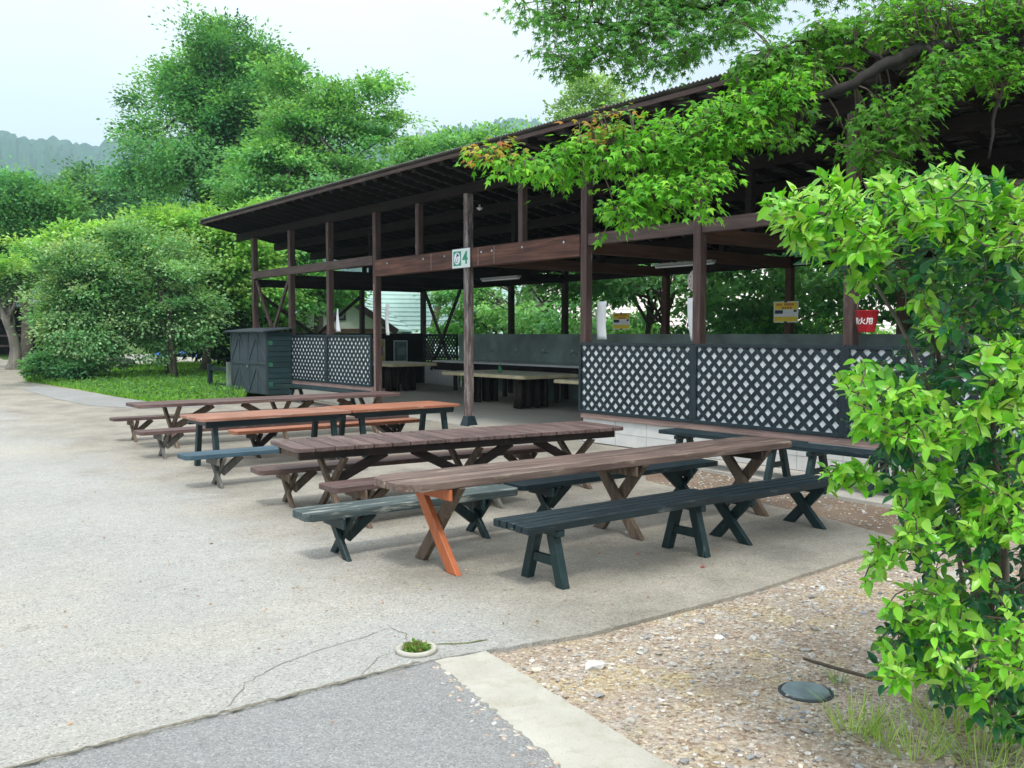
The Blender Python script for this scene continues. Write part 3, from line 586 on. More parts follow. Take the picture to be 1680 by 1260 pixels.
bench_slat('dark green bench against the lattice wall right of the front table', 1.25, (8.42, 5.17, 0.006), R(90), 0.42, 0.34, 'a', 4)
bench_slat('dark green bench against the lattice wall mostly behind the shrub', 1.5, (8.42, 3.7, 0.006), R(90), 0.42, 0.34, 'a', 4)
bench_slat('long dark green bench against the far lattice wall beside the shed', 3.5, (8.72, 17.6, g(17.6)), R(90.6), 0.4, 0.4, 'a', 4, top='green', inset=0.6)

# ------------------------------------------------------------ pavilion
pv = empty('pavilion', (9.27, 13.0, 0), 0, 'long open cooking pavilion of dark timber under a sloping corrugated roof', 'pavilion')
def P(mb, name, mat, bevel=0, parent=None, label=None):
    o = mb.build(name, mat, None, bevel); me = o.data
    me.transform(Matrix.Translation((-9.27, -13.0, 0))); o.parent = parent or pv
    if parent: me.transform(Matrix.Translation((0, 0, 0)))
    if label: o['label'] = label
    return o
FX = 9.27; BX = 14.3; PW = 0.125; ROOF_Y0, ROOF_Y1 = 0.2, 23.5
def roof_z(x): return 4.50-0.185*(x-8.3)        # top of the sheet
posts = [22.3, 20.15, 18.2, 16.16, 13.0, 10.0, 7.85, 5.68, 3.5, 1.3]
purl_x = [9.27, 10.3, 11.35, 12.4, 13.4, 14.3]
def pz(x): return roof_z(x)-0.02-0.11           # top of purlins = underside of rafters
for y in posts:
    z0 = {13.0: 0.17, 16.16: 0.0}.get(y, 0.3)
    dx = 0.004 if 9 < y < 17 else 0
    P(MB().box(FX-PW/2, FX+PW/2, y-PW/2, y+PW/2, z0 if y != 20.15 else 0.3, pz(FX)-0.17), 'post', M['post_grey' if y == 13.0 else 'post'], 0.006)
    P(MB().box(BX-PW/2, BX+PW/2, y-PW/2, y+PW/2, 0.01, pz(BX)-0.17), 'post', M['dark_brown'] if y > 14.5 else M['tie'], 0.006)
P(MB().prism([(-0.115,-0.115),(0.115,-0.115),(0.115,0.115),(-0.115,0.115)], 0, 1, lambda u, v, k: (FX+u*(1-0.38*k), 13.0+v*(1-0.38*k), 0.0+0.17*k)), 'post_foot', M['lattice'], 0.004)
for y in (14.58, 11.5): P(MB().box(FX-0.055, FX+0.055, y-0.055, y+0.055, 3.07, pz(FX)-0.17), 'strut', M['post'], 0.005)
# facade girders
P(MB().box(FX-0.075, FX+0.06, 16.225, 22.36, 2.99, 3.17), 'girder', M['beam_brown'], 0.006)
P(MB().box(FX-0.085, FX+0.075, 10.065, 16.095, 2.75, 3.07), 'girder', M['beam'], 0.008)
P(MB().box(FX-0.04, FX+0.06, 0.4, 9.935, 2.90, 3.07), 'girder', M['beam_brown'], 0.006)
for y in (14.05, 12.15, 12.6): P(MB().box(FX-0.089, FX-0.084, y-0.006, y+0.006, 2.76, 3.06), 'joint_strip', M['sill'])
for y in (14.3, 13.6, 12.5, 12.2, 10.4, 15.6, 11.4):
    P(MB().prism([(0.02*math.cos(a*PI/3), 0.02*math.sin(a*PI/3)) for a in range(6)], FX-0.1, FX-0.084, lambda u, v, k: (k, y+u, 2.98+v)), 'bolt', M['steel'])
# plates, tie beams, struts inside
for i, x in enumerate(purl_x):
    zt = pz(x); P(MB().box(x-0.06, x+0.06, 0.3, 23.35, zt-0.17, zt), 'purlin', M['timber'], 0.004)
for y in posts:
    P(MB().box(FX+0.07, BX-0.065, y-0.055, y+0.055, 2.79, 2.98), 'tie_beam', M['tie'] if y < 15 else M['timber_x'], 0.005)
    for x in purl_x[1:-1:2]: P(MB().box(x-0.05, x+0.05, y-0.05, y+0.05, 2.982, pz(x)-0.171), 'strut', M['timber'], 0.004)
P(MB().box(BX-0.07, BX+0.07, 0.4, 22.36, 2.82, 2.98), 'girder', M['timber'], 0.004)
# rafters, fascia, roof
y = 0.45
while y < 23.45:
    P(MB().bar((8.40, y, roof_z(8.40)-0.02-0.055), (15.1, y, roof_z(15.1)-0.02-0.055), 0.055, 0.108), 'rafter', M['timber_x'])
    y += 0.43
P(MB().bar((8.375, 0.25, roof_z(8.37)-0.05), (8.375, 23.46, roof_z(8.37)-0.05), 0.03, 0.06), 'fascia', M['beam_brown'], 0.004)
mb = MB(); x = 8.45
while x < 15.1:
    mb.bar((x, 0.3, roof_z(x)-0.018), (x, 23.44, roof_z(x)-0.018), 0.14, 0.018); x += 0.19
P(mb, 'roof_boarding', wood('roof_boards', ((0.05,0.043,0.043),(0.082,0.074,0.074),(0.12,0.11,0.11)), 1, 0.85, spec=0.1))
pit_, seg = 0.065, 4; ny = int((ROOF_Y1-ROOF_Y0)/pit_*seg); mb = MB(); vs = []
for i in range(ny+1):
    yy = ROOF_Y0+(ROOF_Y1-ROOF_Y0)*i/ny; hz = 0.011*math.cos(2*PI*i/seg)+0.014
    for x in (8.30, 11.7, 15.3): vs.append((x, yy, roof_z(x)+hz))
for i in range(ny+1):
    yy = ROOF_Y0+(ROOF_Y1-ROOF_Y0)*i/ny; hz = 0.011*math.cos(2*PI*i/seg)+0.008
    for x in (8.30, 11.7, 15.3): vs.append((x, yy, roof_z(x)+hz))
nb_ = 3*(ny+1); fs = []
for i in range(ny):
    for k in range(2):
        a = 3*i+k; fs.append((a, a+1, a+4, a+3)); fs.append((nb_+a, nb_+a+3, nb_+a+4, nb_+a+1))
    fs.append((3*i, 3*i+3, nb_+3*i+3, nb_+3*i))
mb.add(vs, fs); P(mb, 'roof_sheet', M['roof_sheet'])
P(MB().bar((8.33, 23.49, roof_z(8.33)-0.022), (15.25, 23.49, roof_z(15.25)-0.022), 0.03, 0.14), 'barge_board', M['beam_brown'], 0.003)
# braces
def brace(p, q, wd=0.085, t=0.05, m='post'): P(MB().bar(p, q, t, wd), 'brace', M[m], 0.004)
brace((FX, 22.2, 2.95), (FX, 21.33, 1.75), m='post'); brace((FX, 20.25, 2.95), (FX, 21.2, 1.7), m='post')
brace((FX+0.15, 22.3, 2.6), (10.9, 22.3, 1.55), m='dark_brown'); brace((12.25, 22.3, 2.6), (10.8, 22.3, 1.45), m='dark_brown')
brace((BX-0.07, 22.1, 2.8), (BX-0.07, 20.7, 0.6), m='dark_brown'); brace((BX-0.13, 20.25, 2.8), (BX-0.13, 21.7, 0.6), m='dark_brown')
brace((FX+0.0, 3.45, 2.85), (FX+0.0, 4.6, 1.5), m='tie'); brace((BX, 3.45, 2.0), (BX, 4.8, 1.5), m='tie')
P(MB().box(12.26, 12.37, 22.24, 22.36, 0.01, 2.785), 'post', M['dark_brown'], 0.005)
# end wall, low walls, sills
P(MB().box(FX+0.07, BX-0.07, 22.26, 22.34, 0.01, 1.62), 'end_wall', M['timber_x'], 0.004)
P(MB().box(BX-0.03, BX+0.05, 20.5, 22.2, 0.01, 0.72), 'low_wall', M['block'])
P(MB().box(BX+0.07, BX+0.17, 0.6, 20.5, 0.01, 1.56), 'back_wall', M['back_wall'], 0.006)
for (a, b2) in ((0.6, 9.98),):
    P(MB().box(FX-0.07, FX+0.07, a, b2, 0.0, 0.36), 'low_wall', M['block'])
    P(MB().box(FX-0.10, FX+0.09, a, b2+0.03, 0.362, 0.44), 'sill', M['sill'], 0.004)
P(MB().box(FX-0.07, FX+0.07, 16.23, 22.2, 0.0, 0.42), 'low_wall', M['apron'])
P(MB().box(FX-0.10, FX+0.09, 16.23, 22.3, 0.422, 0.53), 'sill', M['sill'], 0.004)
mb = MB()
for y in np.arange(0.9, 9.9, 0.6): mb.box(FX-0.0725, FX-0.0705, y-0.004, y+0.004, 0.0, 0.36)
mb.box(FX-0.0727, FX-0.0709, 0.6, 9.98, 0.178, 0.184); P(mb, 'mortar_lines', plain('mortar', (0.4,0.4,0.39), 0.9))
# lattice panels
def clip(poly, u0, u1, v0, v1):
    for ax, lim, sg in ((0,u0,1),(0,u1,-1),(1,v0,1),(1,v1,-1)):
        out = []
        for i in range(len(poly)):
            a, b = poly[i], poly[(i+1) % len(poly)]; da, db = (a[ax]-lim)*sg, (b[ax]-lim)*sg
            if da >= 0: out.append(a)
            if (da >= 0) != (db >= 0):
                t = da/(da-db); out.append((a[0]+(b[0]-a[0])*t, a[1]+(b[1]-a[1])*t))
        poly = out
        if len(poly) < 3: return None
    return poly
def lattice(y0, y1, z0, z1, x, axis='y', pitch=0.165, sw=0.05, back=True, fr=0.045):
    f = (lambda u, v, k: (x+k, u, v)) if axis == 'y' else (lambda u, v, k: (u, x+k, v))
    sgn = -1
    root = P(MB().prism([(y0, z1-fr), (y1, z1-fr), (y1, z1), (y0, z1)], -0.03, 0.03, f).prism([(y0, z0), (y1, z0), (y1, z0+fr), (y0, z0+fr)], -0.03, 0.03, f)
             .prism([(y0, z0+fr), (y0+fr, z0+fr), (y0+fr, z1-fr), (y0, z1-fr)], -0.03, 0.03, f).prism([(y1-fr, z0+fr), (y1, z0+fr), (y1, z1-fr), (y1-fr, z1-fr)], -0.03, 0.03, f), 'lattice_panel', M['lattice'], 0.004)
    a0, a1, b0, b1 = y0+fr, y1-fr, z0+fr, z1-fr; hw = sw/2*math.sqrt(2); Hh = b1-b0
    for s, ka, kb in ((1, -0.012, -0.005), (-1, -0.004, 0.003)):
        mb = MB(); c = a0-Hh
        while c < a1+Hh:
            base_ = (c if s == 1 else c+0.02)+random.uniform(-.004,.004); tl = random.uniform(-.006,.006)
            q = [(base_-hw, b0), (base_+hw, b0), (base_+hw+s*Hh+tl, b1), (base_-hw+s*Hh+tl, b1)]
            q = clip(q, a0, a1, b0, b1)
            if q: mb.prism(q, ka, kb, f)
            c += pitch
        P(mb, 'slats', M['lattice'], 0, root)
    if back: P(MB().prism([(a0-.01, b0-.01), (a1+.01, b0-.01), (a1+.01, b1+.01), (a0-.01, b1+.01)], 0.006, 0.012, f), 'backing_sheet', M['white_board'], 0, root)
XL = FX-0.085
for (a, b2) in ((7.86, 10.04), (5.69, 7.84), (3.51, 5.67), (1.3, 3.49)): lattice(a, b2, 0.442, 1.475, XL)
for (a, b2) in ((16.25, 18.2), (18.22, 20.2), (20.22, 22.2)): lattice(a, b2, 0.532, 1.585, XL)
lattice(20.5, 22.2, 0.72, 1.6, BX-0.06, back=False, pitch=0.15)
for y in (7.85, 5.68, 18.21): P(MB().box(XL-0.022, XL-0.031, y-0.03, y+0.03, 0.45 if y < 10 else 0.54, 1.46 if y < 10 else 1.57), 'cover_strip', M['lattice'], 0.003)
P(MB().bar((9.17, 16.1, 0.1), (9.17, 16.1, 2.6), 0.025, 0.025, up=(0,1,0)), 'conduit', M['sill'])

# ------------------------------------------------------------ things on and in the pavilion
SN = empty('number_sign', (FX-0.1, 13.07, 2.91), 0, 'white square sign with a cup and tap picture and a green 4 on the girder', 'sign')
MB().box(-0.012, 0.0, -0.265, 0.265, -0.165, 0.165).build('board', plain('sign_white', (0.75,0.82,0.82), 0.4, var=0.03), SN, 0.004)
sg = plain('sign_green', (0.02,0.30,0.16), 0.5, var=0.05); sb = plain('sign_blue', (0.02,0.06,0.25), 0.5, var=0.05); sw_ = M['paper']
def text_mesh(s, size, ext=0.002, bold=0.0):
    cu = bpy.data.curves.new('t', 'FONT'); cu.body = s; cu.size = size; cu.extrude = ext; cu.offset = bold; cu.align_x = 'CENTER'; cu.align_y = 'CENTER'
    o = bpy.data.objects.new('t', cu); C.objects.link(o); bpy.context.view_layer.update()
    me = bpy.data.meshes.new_from_object(o.evaluated_get(bpy.context.evaluated_depsgraph_get())); bpy.data.objects.remove(o); return me
def sign_map(o, parent, y, z, x=-0.0145):   # lettering faces -x, reading left (+y) to right (-y)
    o.parent = parent; o.matrix_local = Matrix.Translation((x, y, z)) @ Matrix(((0,0,-1,0),(-1,0,0,0),(0,1,0,0),(0,0,0,1)))
me = text_mesh('4', 0.30, 0.002, 0.008); me.materials.append(sg); o = bpy.data.objects.new('number', me); C.objects.link(o); sign_map(o, SN, -0.13, -0.005)
def disc(poly, mat, name, parent, x, th=0.002): return MB().prism(poly, x-th, x, lambda u, v, k: (k, -u, v)).build(name, mat, parent)
c8 = [(-0.11+0.095*math.cos(2*PI*k/24), 0.105*math.sin(2*PI*k/24)) for k in range(24)]
disc([(-0.225,-0.125),(0.005,-0.125),(0.005,0.125),(-0.225,0.125)], sg, 'picture_field', SN, -0.0125)
disc(c8, sw_, 'picture_disc', SN, -0.0147)
disc([(-0.16,-0.07),(-0.10,-0.07),(-0.09,0.0),(-0.10,0.0),(-0.107,-0.058),(-0.153,-0.058),(-0.16,0.0),(-0.17,0.0)], sb, 'cup', SN, -0.0168)
disc([(-0.13,0.02),(-0.105,0.02),(-0.10,0.04),(-0.06,0.035),(-0.05,0.06),(-0.085,0.07),(-0.09,0.09),(-0.12,0.09),(-0.115,0.06),(-0.13,0.045)], sb, 'tap', SN, -0.0168)
# draped white papers on posts
def paper(label, x, y, z1, L_, wtop, wbot, curl, seed):
    r_ = random.Random(seed); n = 10; mb = MB(); vs = []
    for i in range(n+1):
        t = i/n; wd = (wtop+(wbot-wtop)*t)/2; s = math.sin(t*3.2)*curl
        for k in range(5):
            q = k/4-0.5; vs.append((x+0.03+abs(q)*curl*0.8+s*0.3, y-q*2*wd+s, z1-L_*t))
    fs = [(5*i+k, 5*i+k+1, 5*i+k+6, 5*i+k+5) for i in range(n) for k in range(4)]
    o = mb.add(vs, fs).build('hanging_paper', M['paper'], smooth=True); so_ = o.modifiers.new('s','SOLIDIFY'); so_.thickness = 0.002
    tag(o, label, 'paper sheet', 'white papers hung on pavilion posts')
paper('white curled paper on the second post from the shed', FX+0.02, 17.98, 2.15, 0.5, 0.04, 0.24, 0.05, 1)
paper('white curled paper on the post at the left of the wide opening', FX+0.08, 15.98, 2.2, 0.62, 0.12, 0.14, 0.06, 2)
paper('narrow white paper behind the post at the right of the wide opening', FX+0.12, 9.83, 2.08, 0.56, 0.2, 0.2, 0.03, 3)
paper('white paper left of the post below the wall clock', FX+0.12, 8.06, 2.08, 0.57, 0.26, 0.13, 0.03, 4)
ck = empty('wall_clock', (FX+0.12, 7.98, 2.3), 0, 'round white clock half hidden behind a post', 'clock')
MB().lathe([(0.155,0),(0.16,0.02),(0.15,0.035),(0.14,0.03)], 32).build('rim', plain('clock_rim',(0.35,0.33,0.28),0.4), ck).rotation_euler = (0,-PI/2,0)
MB().lathe([(0.14,0.0),(0.14,0.026),(0.0,0.026)], 32).build('face', plain('clock_face',(0.66,0.66,0.55),0.5,var=.03), ck).rotation_euler = (0,-PI/2,0)
mb = MB()
for k in range(12):
    a = k*PI/6; mb.box(-0.031,-0.028, 0.115*math.cos(a)-0.008, 0.115*math.cos(a)+0.008, 0.115*math.sin(a)-0.008, 0.115*math.sin(a)+0.008)
mb.build('hour_marks', M['lattice'], ck)
MB().bar((-0.03,0,0),(-0.03,0.05,0.06),0.004,0.012).bar((-0.03,0,0),(-0.03,-0.02,0.1),0.004,0.008).build('hands', M['lattice'], ck)
# notices
yel = plain('notice_yellow', (0.82,0.62,0.03), 0.5, var=0.04)
def notice(label, x, y, z, wd, ht):
    r_ = empty('notice_board', (x, y, z), 0, label, 'notice', 'yellow notices on back posts')
    MB().box(-0.008, 0, -wd/2, wd/2, -ht/2, ht/2).build('sheet', M['paper'], r_)
    MB().box(-0.011, -0.009, -wd/2+.015, wd/2-.015, 0.12*ht, ht/2-.015).build('upper_band', yel, r_)
    MB().box(-0.011, -0.009, -wd/2+.015, wd/2-.015, -ht/2+.015, -0.22*ht).build('lower_band', yel, r_)
    mb = MB()
    for k in range(9): 
        if k not in (3,): mb.box(-0.0125,-0.0112, wd/2-0.06-k*0.042-0.03, wd/2-0.06-k*0.042, 0.3*ht, 0.3*ht+0.042)
    for k in range(4): mb.box(-0.0125,-0.0112, 0.08-k*0.055-0.04, 0.08-k*0.055, 0.15*ht, 0.15*ht+0.035)
    mb.build('heading_marks', plain('notice_orange',(0.5,0.12,0.02),0.5), r_)
    MB().box(-0.0125,-0.0092, 0.06, wd/2-.03, -0.08*ht, 0.09*ht).build('picture', M['lattice'], r_); MB().box(-0.0125,-0.0092, -wd/2+.03, -wd/2+.09, 0.0*ht, 0.10*ht).build('picture', M['lattice'], r_)
    mb = MB()
    for k in range(3): mb.box(-0.0105,-0.0087, -wd/2+.04, 0.03, -0.17*ht+k*0.03, -0.165*ht+k*0.03)
    mb.build('text_lines', M['timber'], r_)
    for q_ in (ht/2-.005, -ht/2+.005): MB().box(-0.014,-0.009,-0.03,0.03,q_-0.015,q_+0.015).build('tape', M['lattice'], r_)
notice('yellow and white notice on the back post left of the clock', BX-0.075, 14.22+0.0, 1.88, 0.52, 0.36)
notice('yellow and white notice on the back post near the red bucket', BX-0.075, 10.02, 2.0, 0.52, 0.38)
# red fire bucket
bk = empty('fire_bucket', (9.15, 5.42, 1.62), 0, 'red metal fire bucket with white lettering hanging beside a post', 'bucket')
red = plain('bucket_red', (0.42,0.008,0.02), 0.35, var=0.12)
MB().lathe([(0.085,0.0),(0.088,0.01),(0.118,0.225),(0.123,0.23),(0.118,0.235),(0.112,0.228),(0.083,0.015),(0,0.014)], 32).build('body', red, bk, smooth=True)
pts = [(0.119*math.cos(a)*0, 0.119*math.cos(a), 0.235+0.17*math.sin(a)) for a in np.linspace(0, PI, 13)]
MB().tube(pts, 0.0035, 6).build('handle', M['steel'], bk, smooth=True)
me = text_mesh('消火用', 0.078, 0.0008, 0.0012); me.materials.append(M['paper'])
for v in me.vertices:
    th = v.co.x/0.104; r0 = 0.1045+0.03*(v.co.y/0.225)+v.co.z+0.001
    v.co = Vector((-r0*math.cos(th), -r0*math.sin(th), 0.115+v.co.y))
o = bpy.data.objects.new('lettering', me); C.objects.link(o); o.parent = bk
o.rotation_euler = (0,0,R(4))
# lights
def tube_light(x, y, z, L_, lab):
    r_ = empty('tube_light', (x, y, z), 0, lab, 'ceiling light', 'tube lights under the pavilion beams')
    MB().box(-0.06, 0.06, -L_/2, L_/2, 0.03, 0.07).build('housing', plain('light_white',(0.28,0.29,0.28),0.5,var=.05), r_, 0.004)
    MB().tube([(0,-L_/2+.03,0.012),(0,L_/2-.03,0.012)], 0.014, 10).build('tube', M['paper'], r_, smooth=True)
    for q_ in (-L_/2, L_/2-.03): MB().box(-0.02,0.02,q_,q_+.03,0,0.0295).build('socket', M['block'], r_)
tube_light(11.65, 15.2, 2.72, 1.25, 'white tube light under the beam behind the number sign'); tube_light(11.65, 10.2, 2.72, 1.25, 'white tube light under the beam behind the clock post')
sm = empty('smoke_alarm', (9.95, 13.6, 3.9), 0, 'small white round detector hanging under the roof', 'detector')
MB().lathe([(0.0,-0.05),(0.05,-0.022),(0.06,0.0),(0.02,0.01),(0.02,0.06)], 16).build('body', M['paper'], sm, smooth=True)
bl = empty('pendant_lamp', (11.4, 14.4, 3.3), 0, 'unlit white globe lamp hanging inside the pavilion', 'lamp')
MB().lathe([(0.0,-0.12),(0.06,-0.11),(0.085,-0.05),(0.07,0.0),(0.03,0.01)], 16).build('globe', M['block'], bl, smooth=True)
MB().lathe([(0.03,0.01),(0.03,0.06),(0.008,0.07),(0.008,0.45)], 10).build('stem', M['lattice'], bl)
# inner tables
def stone_table(label, x0, x1, y0, y1, gr='cream edged tables in the pavilion'):
    cx, cy = (x0+x1)/2, (y0+y1)/2; r_ = empty('cooking_table', (cx, cy, 0.012+g(cy)), 0, label, 'table', gr)
    a, b2 = (x1-x0)/2, (y1-y0)/2
    MB().prism(rounded(-a, a, -b2, b2, 0.08, (1,1,1,1), 2), 0.63, 0.70, lambda u, v, k: (u, v, k)).build('edge_slab', M['cream'], r_, 0.012)
    MB().prism(rounded(-a+.03, a-.03, -b2+.03, b2-.03, 0.07, (1,1,1,1), 2), 0.70, 0.706, lambda u, v, k: (u, v, k)).build('tabletop', M['cream_top'], r_)
    for sy in (-1, 1):
        for k in range(4):
            for j in (0, 1):
                MB().lathe([(0.062,0.0),(0.064,0.3),(0.06,0.628)], 12, (-0.42+0.21*k+(0.06 if k > 1 else 0), sy*(b2-0.55)+j*0.135*sy*-1, 0)).build('leg', M['post'] if False else M['dark_brown'], r_, smooth=True)
    return r_
stone_table('cream edged table in the middle of the pavilion behind the centre post', 11.55, 13.1, 14.3, 17.3)
stone_table('cream edged table at the left inside the pavilion', 11.6, 12.95, 19.5, 21.8)
stone_table('cream edged table mostly hidden behind the lattice wall', 11.7, 13.2, 10.2, 13.6)
gl = plain('green_glass', (0.03,0.22,0.10), 0.1, var=.1)
gm, tt, bb = new_mat('bottle_glass', 0.05); bb.inputs['Transmission Weight'].default_value = 0.85; bb.inputs['Base Color'].default_value = (0.1,0.6,0.3,1)
for (x, y, lab) in ((12.1, 15.8, 'green glass bottle standing on the middle table'), (12.0, 20.9, 'green glass bottle standing on the left inner table')):
    r_ = empty('bottle', (x, y, 0.719+g(16.0 if y < 17 else 20.65)-(0 if y>17 else 0.004)), 0, lab, 'bottle', 'green bottles on inner tables')
    MB().lathe([(0.0,0.0),(0.037,0.0),(0.038,0.10),(0.03,0.14),(0.014,0.17),(0.014,0.19),(0.0,0.19)], 16).build('body', gm, r_, smooth=True)
    MB().lathe([(0.018,0.19),(0.018,0.21),(0.006,0.215),(0.006,0.25),(0.0,0.25)], 12).build('pump', M['block'], r_)
# sink counter along the back
sk = empty('sink_counter', (13.6, 11.0, 0.012), 0, 'long dark sink counter with taps along the back wall', 'sink counter')
def S(mb, name, mat, bev=0):
    o = mb.build(name, mat, None, bev); o.data.transform(Matrix.Translation((-13.6, -11.0, -0.012))); o.parent = sk; return o
S(MB().box(13.35, 14.2, 1.0, 20.4, 0.86, 0.90), 'counter_edge', M['block'], 0.004)
S(MB().box(13.40, 14.2, 1.0, 20.4, 0.66, 0.86), 'apron', M['timber'])
S(MB().box(14.22, 14.27, 1.0, 20.4, 0.905, 1.6), 'backsplash', M['back_wall'])
for y in (1.5, 4, 6.5, 8.6, 11.3, 13.7, 15.6, 17.5, 19.6): S(MB().lathe([(0.055,0.012),(0.055,0.658)], 12, (13.55, y, 0)), 'leg', M['dark_brown'])
for y in np.arange(2.0, 20.3, 1.05):
    S(MB().tube([(14.2, y, 1.15), (14.12, y, 1.17), (14.03, y, 1.17), (14.0, y, 1.11)], 0.014, 8).tube([(14.08,y,1.17),(14.08,y,1.215)], 0.012, 6).bar((14.08,y-.04,1.22),(14.08,y+.04,1.22),0.012,0.012), 'faucet', M['steel'])
# posters on the end wall
def poster(label, x, z, wd, ht, c1, c2):
    r_ = empty('poster', (x, 22.25, z), 0, label, 'poster', 'posters on the end wall'); MB().box(-wd/2, wd/2, -0.012, 0, -ht/2, ht/2).build('sheet', plain('poster_base', (0.5,0.55,0.55), 0.5), r_)
    MB().box(-wd/2+.03, wd/2-.03, -0.015, -0.0122, -ht/2+.03, ht/2-.03).build('printed_field', plain('poster_field', c1, 0.5, var=.5, scale=9), r_)
    MB().box(-wd/4, wd/3, -0.017, -0.0152, -ht/5, ht/6).build('printed_panel', plain('poster_panel', c2, 0.5), r_)
poster('yellow and blue framed poster on the end wall', 12.75, 1.15, 0.5, 0.62, (0.55,0.42,0.06), (0.03,0.06,0.2)); poster('dull grey-green framed poster right of the yellow one', 13.5, 1.12, 0.45, 0.6, (0.10,0.14,0.14), (0.2,0.25,0.25))

# ------------------------------------------------------------ shed and fence by the pavilion
sx0, sx1, sy0, sy1 = 8.0, 9.17, 18.6, 20.5
X0, X1, Y0, Y1 = 8.55, 9.16, 19.95, 22.15; zg = g(21)-0.01
sh = empty('storage_shed', ((X0+X1)/2, (Y0+Y1)/2, zg), 0, 'dark slate wooden storage shed with cross-braced double doors', 'shed')
def SH(mb, name, mat, bev=0.004, parent=None):
    o = mb.build(name, mat, None, bev); o.data.transform(Matrix.Translation((-(X0+X1)/2, -(Y0+Y1)/2, -zg))); o.parent = parent or sh; return o
zt = 1.70
mb = MB().box(X0+.03, X1, Y0+.03, Y1-.03, zg+0.05, zt-0.05)
SH(mb, 'body', M['shed_side'])
mb = MB()
for k in range(11): z = zg+0.06+k*0.125; mb.box(X0+0.03, X1, Y0+0.008, Y0+0.03, z, z+0.112)
SH(mb, 'side_boards', M['shed_side'])
for i, (a, b2) in enumerate(((Y0+.03, (Y0+Y1)/2-.005), ((Y0+Y1)/2+.005, Y1-.03))):
    dr = SH(MB().box(X0, X0+0.028, a, b2, zg+0.06, zt-0.06), 'door', M['shed'])
    mb = MB(); m_ = (a+b2)/2; zz0, zz1, zm = zg+0.06, zt-0.06, (zg+zt)/2
    for yy in (a+.03, m_, b2-.03): mb.box(X0-0.016, X0-0.001, yy-.028, yy+.028, zz0, zz1)
    mb.box(X0-0.020, X0-0.0165, a, b2, zm-.03, zm+.03)
    s = 1 if i == 0 else -1
    for (p, q) in (((a+.04, zm+.05), (m_, zz1-.05)), ((m_, zm-.05), (a+.04, zz0+.05)), ((b2-.04, zm+.05), (m_, zz1-.05)), ((m_, zm-.05), (b2-.04, zz0+.05))):
        mb.bar((X0-0.008, p[0], p[1]), (X0-0.008, q[0], q[1]), 0.05, 0.016, up=(1,0,0))
    SH(mb, 'trim', M['shed'], 0.002, dr)
SH(MB().box(X0-0.035, X0-0.02, (Y0+Y1)/2-.04, (Y0+Y1)/2+.04, zg+.66, zg+.72), 'latch', M['steel'], 0.002)
mb = MB()
for z in (0.25, 0.7, 1.2): mb.box(X0+0.04, X0+0.14, Y0+0.004, Y0+0.0078, zg+z, zg+z+0.1)
SH(mb, 'paint_patches', plain('patch_green', (0.03,0.14,0.08), 0.6, var=.4))
SH(MB().prism([(X0-0.12, zt-0.06), (X1+0.05, zt+0.03), (X1+0.05, zt+0.06), (X0-0.12, zt-0.02)], Y0-0.08, Y1+0.1, lambda u, v, k: (u, k, v)), 'roof', M['shed'], 0.004)
fn = empty('low_rail_fence', (8.5, 22.6, g(22.6)), 0, 'short dark rail fence left of the storage shed', 'fence')
def FN(mb, name, mat):
    o = mb.build(name, mat, None, 0.004); o.data.transform(Matrix.Translation((-8.5, -22.6, -g(22.6)))); o.parent = fn
gz_ = g(23)
FN(MB().box(8.50, 8.60, 23.55, 23.68, gz_-.05, gz_+0.62), 'post', M['lattice']); FN(MB().box(8.52, 8.60, 22.3, 22.4, gz_-.05, gz_+0.7), 'post', M['back_wall'])
FN(MB().box(8.53, 8.57, 22.4, 23.55, gz_+.46, gz_+.56), 'rail', M['lattice']); FN(MB().box(8.53, 8.57, 22.4, 23.55, gz_+.05, gz_+.15), 'rail', M['lattice'])

# ------------------------------------------------------------ houses behind
def gable_house(name, label, c, rz, Lx, Wy, wall_h, roof_h, over, mw, mr, zb=0.0, cat='house', ribs=0.3, gab=True):
    r_ = empty(name, (*c, zb), rz, label, cat)
    a, b2 = Lx/2, Wy/2
    MB().prism([(-b2, 0), (b2, 0), (b2, wall_h), (0, wall_h+roof_h), (-b2, wall_h)], -a, a, lambda u, v, k: (k, u, v)).build('wall', mw, r_)
    sl_ = roof_h/b2; e = over
    for s in (-1, 1):
        o = MB().prism([(0, wall_h+roof_h+0.02), (s*(b2+e), wall_h-e*sl_+0.02), (s*(b2+e), wall_h-e*sl_+0.12), (0, wall_h+roof_h+0.14)], -a-e, a+e, lambda u, v, k: (k, u, v)).build('roof', mr, r_)
        mb = MB(); n = int((b2+e)/ribs)
        for i in range(n+1):
            t = i*ribs; z = wall_h+roof_h-t*sl_+0.13; mb.box(-a-e, a+e, s*t-0.02, s*t+0.02, z, z+0.035)
        o2 = mb.build('seam_lines', mr, o)
    if gab:
        for s in (-1, 1):
            MB().bar((-a-e-0.03, 0, wall_h+roof_h-0.02), (-a-e-0.03, s*(b2+e), wall_h-e*sl_-0.02), 0.07, 0.28).build('barge_board', M['timber'], r_)
        MB().box(-a-0.05, -a-0.01, -b2, b2, wall_h-0.35, wall_h-0.17).build('timber_band', M['tie'], r_)
        MB().box(-a-0.05, -a-0.01, -0.08, 0.08, wall_h-0.17, wall_h+roof_h-0.3).build('timber_stud', M['tie'], r_)
        wn = MB().box(-a-0.06, -a-0.02, -0.35, 0.35, wall_h+0.2, wall_h+1.1).build('window', M['timber'], r_)
        MB().box(-a-0.07, -a-0.061, -0.28, 0.28, wall_h+0.27, wall_h+1.03).build('pane', plain('pane',(0.1,0.12,0.13),0.1), wn)
    return r_
pale = plain('pale_plaster', (0.48,0.52,0.44), 0.8, var=.06); aqua = plain('pale_green_roof', (0.36,0.52,0.48), 0.5, var=.08, scale=3)
hp = at(550, 548, 40); 
